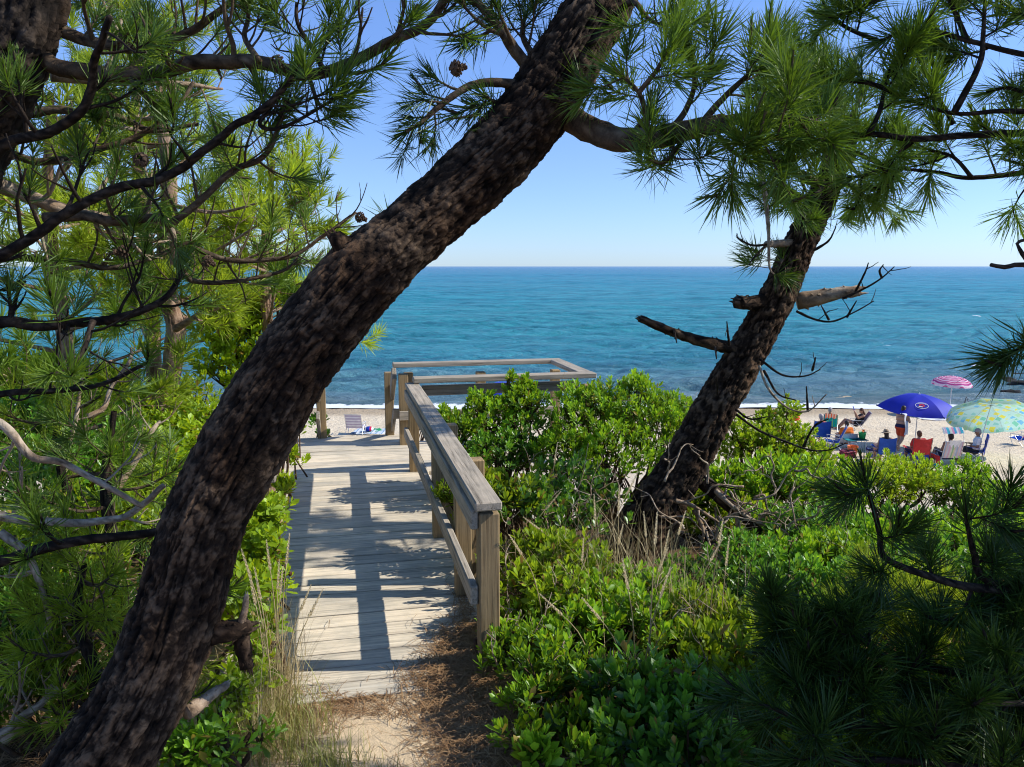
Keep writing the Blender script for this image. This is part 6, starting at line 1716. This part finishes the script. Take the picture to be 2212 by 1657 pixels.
umbrella('blue beach umbrella with a white edge, seen under the lookout top rail', p, 1.15, 1.72, None, (.12, -.12), .34, 8, m_plain('blue_canopy', (.012, .06, .55), .6, .1, 4), .03, valance=.08)

# ---- group behind the shrub
p = at_beach(1792, 930)
beach_chair('teal leaf-print beach chair standing near the water', p, R(-20), floral, seat=.24, back=.80, w=.60, recline=14)
J = seated(seat=.17, recline=10, knee=(.46, .30), leg_out=.28); 
person('grey-haired person in the teal beach chair with one knee raised', p, R(-38), J, skin_tan, (hair_g, 'short'), (('trunks', navy),), None)
g = Geo(); sheetgeo(g, [[(x * .24, -.30 - .13 * (1 - t) - .018, .86 - .24 * t + .02 * math.sin(x * 8)) for x in np.linspace(-1, 1, 13)] for t in np.linspace(0, 1, 4)])
tw = g.build('towel', orange_stripe); tag(tw, 'orange and white striped towel over the top of the teal beach chair', 'towel'); tw.location = p; tw.rotation_euler = (0, 0, R(-20))
p = at_beach(1848, 927)
beach_chair('maroon reclining beach chair with a white frame, turned side-on', p, R(78), maroon, seat=.24, back=.82, w=.56, recline=38)
J = seated(seat=.17, recline=34, knee=(.44, .16), leg_out=.3, head_fwd=.08)
J.update(el_l=J['sh_l'] + V_(-.03, .22, -.10), wr_l=J['sh_l'] + V_(.02, .34, .14), el_r=J['sh_r'] + V_(.03, .22, -.12), wr_r=J['sh_r'] + V_(-.04, .32, .12))
rd = person('reclining reader in black swimwear holding up a blue book', p, R(78), J, skin, (hair_r, 'long'), (('top', black), ('brief', black)), None, fem=True)
g = Geo(); box(g, (0, 0, 0), (.17, .012, .24), None, .5, .003); box(g, (.003, .007, 0), (.155, .008, .228), None, .9, .001)
bk = g.build('book', bright, None, smooth=False); tag(bk, 'blue book held up by the reclining reader', 'book')
bm_ = Matrix.Translation(Vector(p)) @ Matrix.Rotation(R(78), 4, 'Z'); bk.matrix_world = bm_ @ Matrix.Translation((J['wr_l'] + J['wr_r']) / 2 + V_(0, .06, .16)) @ Matrix.Rotation(R(-18), 4, 'X')
p = at_beach(1770, 962)
quad_chair('plain blue sling chair partly hidden by the shrub, beside the sunbather', p, R(-8), blue, w=.60, scale=1.05, back_top=.95, wrinkle=.004)
person('sunbather with a pale hat seated in the plain blue sling chair', p, R(-8), seated(recline=8), skin, (hair_g, 'short'), (('top', C_('coral_cloth', (.7, .18, .12))), ('brief', navy)), (C_('pale_hat', (.55, .45, .38)), 'cap'), fem=True)
p = at_beach(1797, 972)
beach_chair('blue beach chair with a white edge seen from the side', p, R(70), blue, seat=.28, back=.92, w=.58, recline=24)
p = at_beach(1826, 968)
beach_chair('white-backed beach chair holding the person in the orange shirt', p, R(4), white, seat=.26, back=.62, w=.66, recline=12)
person('person in an orange shirt seated with the back turned', p, R(4), seated(seat=.19, recline=2, knee=(.46, .2), leg_out=.15), skin, (hair_b, 'short'), (('tshirt', orange), ('shorts', navy)), None)
# table and toys
o = thing('camp_table', 'low teal folding table carrying the green bucket', 'table', tuple(at_beach(1846, 972)), R(5))
g = Geo(); box(g, (0, 0, .40), (.85, .5, .025), None, .5, .008); g.build('table_top', teal, o)
for sx in (-1, 1):
    for sy in (-1, 1):
        g = Geo(); tube(g, [(sx * .38, sy * .2, .0), (sx * .36, sy * .19, .39)], [.010, .010], 8, .1); g.build('leg', alu, o)
def bucket(label, loc, m_, s=1.0, hm=None):
    o = thing('sand_bucket', label, 'bucket', tuple(loc))
    g = Geo(); lathe(g, [(.001, 0), (.085 * s, 0), (.115 * s, .20 * s), (.122 * s, .215 * s), (.118 * s, .22 * s), (.108 * s, .20 * s), (.08 * s, .01), (.001, .01)], 20); g.build('pail', m_, o)
    th = np.linspace(0, math.pi, 9); g = Geo(); tube(g, [(.118 * s * math.cos(t), .03, .20 * s + .10 * s * math.sin(t) * .9) for t in th], [.004] * 9, 6, .02); g.build('handle', hm or white_p, o)
pt_ = at_beach(1846, 972); bucket('green sand bucket with an orange spade on the teal table', (pt_[0] + .26, pt_[1] - .02, pt_[2] + .413), grass_green, 1.25)
g = Geo(); tube(g, [(0, 0, .0), (.03, 0, .26)], [.010, .012], 7, .05); box(g, (.035, 0, .30), (.10, .015, .10), None, .5, .006)
sp_ = g.build('toy_spade', orange_p); tag(sp_, 'orange toy spade standing in the green sand bucket', 'toy spade'); sp_.location = (pt_[0] + .26, pt_[1] - .02, pt_[2] + .45)
bucket('orange sand bucket on the sand below the teal table', at_beach(1841, 984), orange_p, 1.7)
def cooler(label, loc, body, lid, s, rz=0.0):
    o = thing('cool_box', label, 'cooler', tuple(loc), rz)
    g = Geo(); box(g, (0, 0, s[2] * .36), (s[0], s[1], s[2] * .72), None, .5, .02); g.build('box_body', body, o)
    g = Geo(); box(g, (0, 0, s[2] * .84), (s[0] * 1.04, s[1] * 1.04, s[2] * .22), None, .5, .02); g.build('lid', lid, o)
    g = Geo(); tube(g, [(-s[0] * .5, 0, s[2] * .6), (-s[0] * .48, 0, s[2] * 1.12), (s[0] * .48, 0, s[2] * 1.12), (s[0] * .5, 0, s[2] * .6)], [.01] * 4, 7, .05); g.build('handle', lid, o)
cooler('small maroon cooler on the sand left of the orange bucket', at_beach(1830, 990), maroon, maroon, (.50, .32, .30), R(8))
cooler('white and navy cooler beside the blue camp chair', at_beach(1883, 987), white_p, navy_p, (.38, .28, .34), R(-12))
o = thing('beach_bag', 'striped canvas bag beside the red camp chair', 'bag', tuple(at_beach(2008, 1008)))
g = Geo(); lathe(g, [(.001, 0), (.15, .0), (.19, .08), (.18, .22), (.15, .28), (.14, .27), (.165, .2)], 18); g.build('bag_body', m_bands('striped_canvas', [(0, (.35, .28, .16)), (.5, (.07, .06, .05))], 0, 9, 0), o)
for s in (-1, 1):
    g = Geo(); tube(g, [(-.07, .08 * s, .26), (-.05, .09 * s, .40), (.05, .09 * s, .40), (.07, .08 * s, .26)], [.008] * 4, 6, .04); g.build('strap', black, o)
o = thing('toy_ball', 'small teal beach ball under the pastel striped chair', 'ball', tuple(at_beach(2022, 1012) + np.array([0, 0, .09])))
g = Geo(); lathe(g, [(.001 + .09 * math.sin(t), -.09 * math.cos(t)) for t in np.linspace(0, math.pi, 12)], 18); g.build('ball_skin', teal, o)
# ---- farther things
p = at_beach(2203, 962)
beach_chair('rainbow striped beach chair standing empty at the far right', p, R(24), stripe_rain, seat=.26, back=.86, w=.60, recline=24, scale=1.05)
p = at_beach(2047, 902)
o = thing('beach_towel', 'white beach towel spread flat on the sand beyond the blue umbrella', 'towel', tuple(p), R(4))
g = Geo(); sheetgeo(g, [[(x * 1.7, y * .75, .02 + .018 * float(vnoise(np.array(x * 6.), np.array(y * 5.), seed=4)) + (gz(p[0] + x * 1.7, p[1] + y * .75) - p[2])) for x in np.linspace(-1, 1, 21)] for y in np.linspace(-1, 1, 11)]); g.build('cloth', white, o)
o = thing('beach_bag', 'heaped blue and white towel bundle lying on the white beach towel', 'towel', tuple(p + np.array([.12, .1, .03])))
g = Geo(); th = np.linspace(0, 2 * math.pi, 29)
sheetgeo(g, [[(r_ * .62 * math.cos(t) * (1 + .1 * math.sin(3 * t)), r_ * .34 * math.sin(t), (1 - r_ ** 2.2) * .42 * (1 + .25 * math.sin(5 * t + r_ * 4))) for t in th] for r_ in np.linspace(0, 1, 9)]); g.build('cloth', stripe_bw, o); o.name = 'towel_bundle'
o = thing('folding_stool', 'bare folding stool frame near the water with a dark bag under it', 'stool', tuple(at_beach(2090, 906)))
for pts in ([(-.45, 0, 0), (-.12, .05, 1.15)], [(.32, -.1, 0), (-.12, .05, 1.15)], [(-.1, .35, 0), (-.12, .05, 1.15)], [(-.35, 0, .35), (.25, -.05, .35)]):
    g = Geo(); tube(g, pts, [.014, .014], 7, .2); g.build('leg', steel, o)
q_ = at_beach(2096, 907)
o = thing('duffel_bag', 'dark duffel bag on the sand beside the bare stool frame', 'bag', tuple(q_))
g = Geo(); lathe(g, [(.001, 0), (.15, .0), (.2, .1), (.19, .32), (.12, .42), (.001, .44)], 16); g.build('bag_body', dkgrey, o)
g = Geo(); tube(g, [(-.12, 0, .36), (0, 0, .56), (.12, 0, .36)], [.012] * 3, 6, .05); g.build('strap', black, o)
for px, lab, sh in ((1457, 'bather in a blue top at the waterline, only the head above the shrub', blue), (1481, 'dark-haired bather at the waterline beside the one in blue', navy)):
    p = at_beach(px, 902 if px < 1470 else 905)
    J = seated(seat=.19, recline=6, knee=(.46, .2), leg_out=.15)
    person(lab, p, R(0), J, skin_tan, (hair_r if px < 1470 else hair_b, 'short'), (('tshirt', sh), ('shorts', navy)), None, scale=1.0)
    beach_chair('low chair under the bather in blue' if px < 1470 else 'low chair under the dark-haired bather at the waterline', p, R(0), blue if px < 1470 else black, seat=.22, back=.66, w=.56, recline=12)
o = thing('beach_bag', 'small red bag lying on the sand left of the teal chair', 'bag', tuple(at_beach(1717, 908)))
g = Geo(); lathe(g, [(.001, 0), (.17, .0), (.24, .12), (.2, .28), (.08, .36), (.001, .37)], 16); g.build('bag_body', redorange, o)
g = Geo(); tube(g, [(-.1, 0, .3), (0, 0, .46), (.1, 0, .3)], [.012] * 3, 6, .05); g.build('strap', red, o)
# left of the lookout: striped chair and towels
p = at_beach(769, 936)
beach_chair('lavender and white striped beach chair standing alone below the stairs', p, R(-6), stripe_lav, seat=.26, back=.84, w=.66, recline=16, scale=1.1)
p = at_beach(800, 931)
o = thing('beach_towel', 'pale blue beach towel spread beside the lavender striped chair', 'towel', tuple(p))
g = Geo(); sheetgeo(g, [[(x * .75, y * .8, .02 + .03 * float(vnoise(np.array(x * 5.), np.array(y * 5.), seed=6)) + (gz(p[0] + x * .75, p[1] + y * .8) - p[2])) for x in np.linspace(-1, 1, 13)] for y in np.linspace(-1, 1, 13)]); g.build('cloth', m_bands('pale_blue_print', [(0, (.60, .68, .74)), (.4, (.28, .42, .60)), (.6, (.75, .76, .78))], 0, 4.0, 0), o)
o = thing('toy_ball', 'red and blue beach toy on the pale blue towel', 'toy', tuple(p + np.array([-.05, -.1, .14])))
g = Geo(); lathe(g, [(.001 + .22 * math.sin(t), -.11 * math.cos(t)) for t in np.linspace(0, math.pi, 12)], 18); g.build('ball_skin', m_bands('red_blue_panels', [(0, (.02, .06, .4)), (.5, (.6, .03, .08)), (.75, (.7, .7, .72))], 0, 3.2, .3), o)
p = at_beach(816, 930)
o = thing('beach_towel', 'green towel folded on the sand next to the stair post', 'towel', tuple(p))
g = Geo(); sheetgeo(g, [[(x * .35, y * .4, .03 + .04 * float(vnoise(np.array(x * 5.), np.array(y * 5.), seed=7))) for x in np.linspace(-1, 1, 9)] for y in np.linspace(-1, 1, 9)]); g.build('cloth', grass_green, o)

# ---- rocks in the shallows
rockm = m_bark('wet_dark_rock', (.012, .013, .014), (.05, .05, .05), (.13, .12, .11), .25, 1.0)
def rock(label, px, py, s, seed):
    d = ray(px, py); t = (SEA_Z - EYE[2]) / d[2]; c = EYE + d * t
    g = Geo(); th, ph = np.meshgrid(np.linspace(0, 2 * np.pi, 40, endpoint=False), np.linspace(.02, np.pi - .02, 24))
    D = np.stack([np.sin(ph) * np.cos(th), np.sin(ph) * np.sin(th), np.cos(ph)], -1)
    r_ = 1 + .30 * fbm(D[..., 0] * 1.6 + seed, D[..., 1] * 1.6, D[..., 2] * 1.6, 4, seed)
    V = D * r_[..., None] * np.array(s)
    i = np.arange(23)[:, None] * 40; j = np.arange(40)[None, :]; k = (j + 1) % 40
    g.add(V.reshape(-1, 3), [np.stack([i + j, i + k, i + 40 + k, i + 40 + j], -1).reshape(-1, 4)], np.clip(.4 + .3 * fbm(V[..., 0] * 3, V[..., 1] * 3, V[..., 2] * 3, 3).ravel(), 0, 1))
    o = g.build('rock', rockm); o.location = c; tag(o, label, 'rock', 'rocks in the shallows')
rock('long dark wet rock nearest the pink umbrella', 2165, 828, (1.1, .8, .38), 3)
rock('rugged dark rock at the frame edge in the shallows', 2208, 838, (1.2, .9, .42), 8)
rock('low rock lapped by foam behind the others', 2195, 816, (1.1, .8, .35), 13)
rock('small rock just breaking the water in front of the others', 2182, 850, (.6, .45, .22), 21)
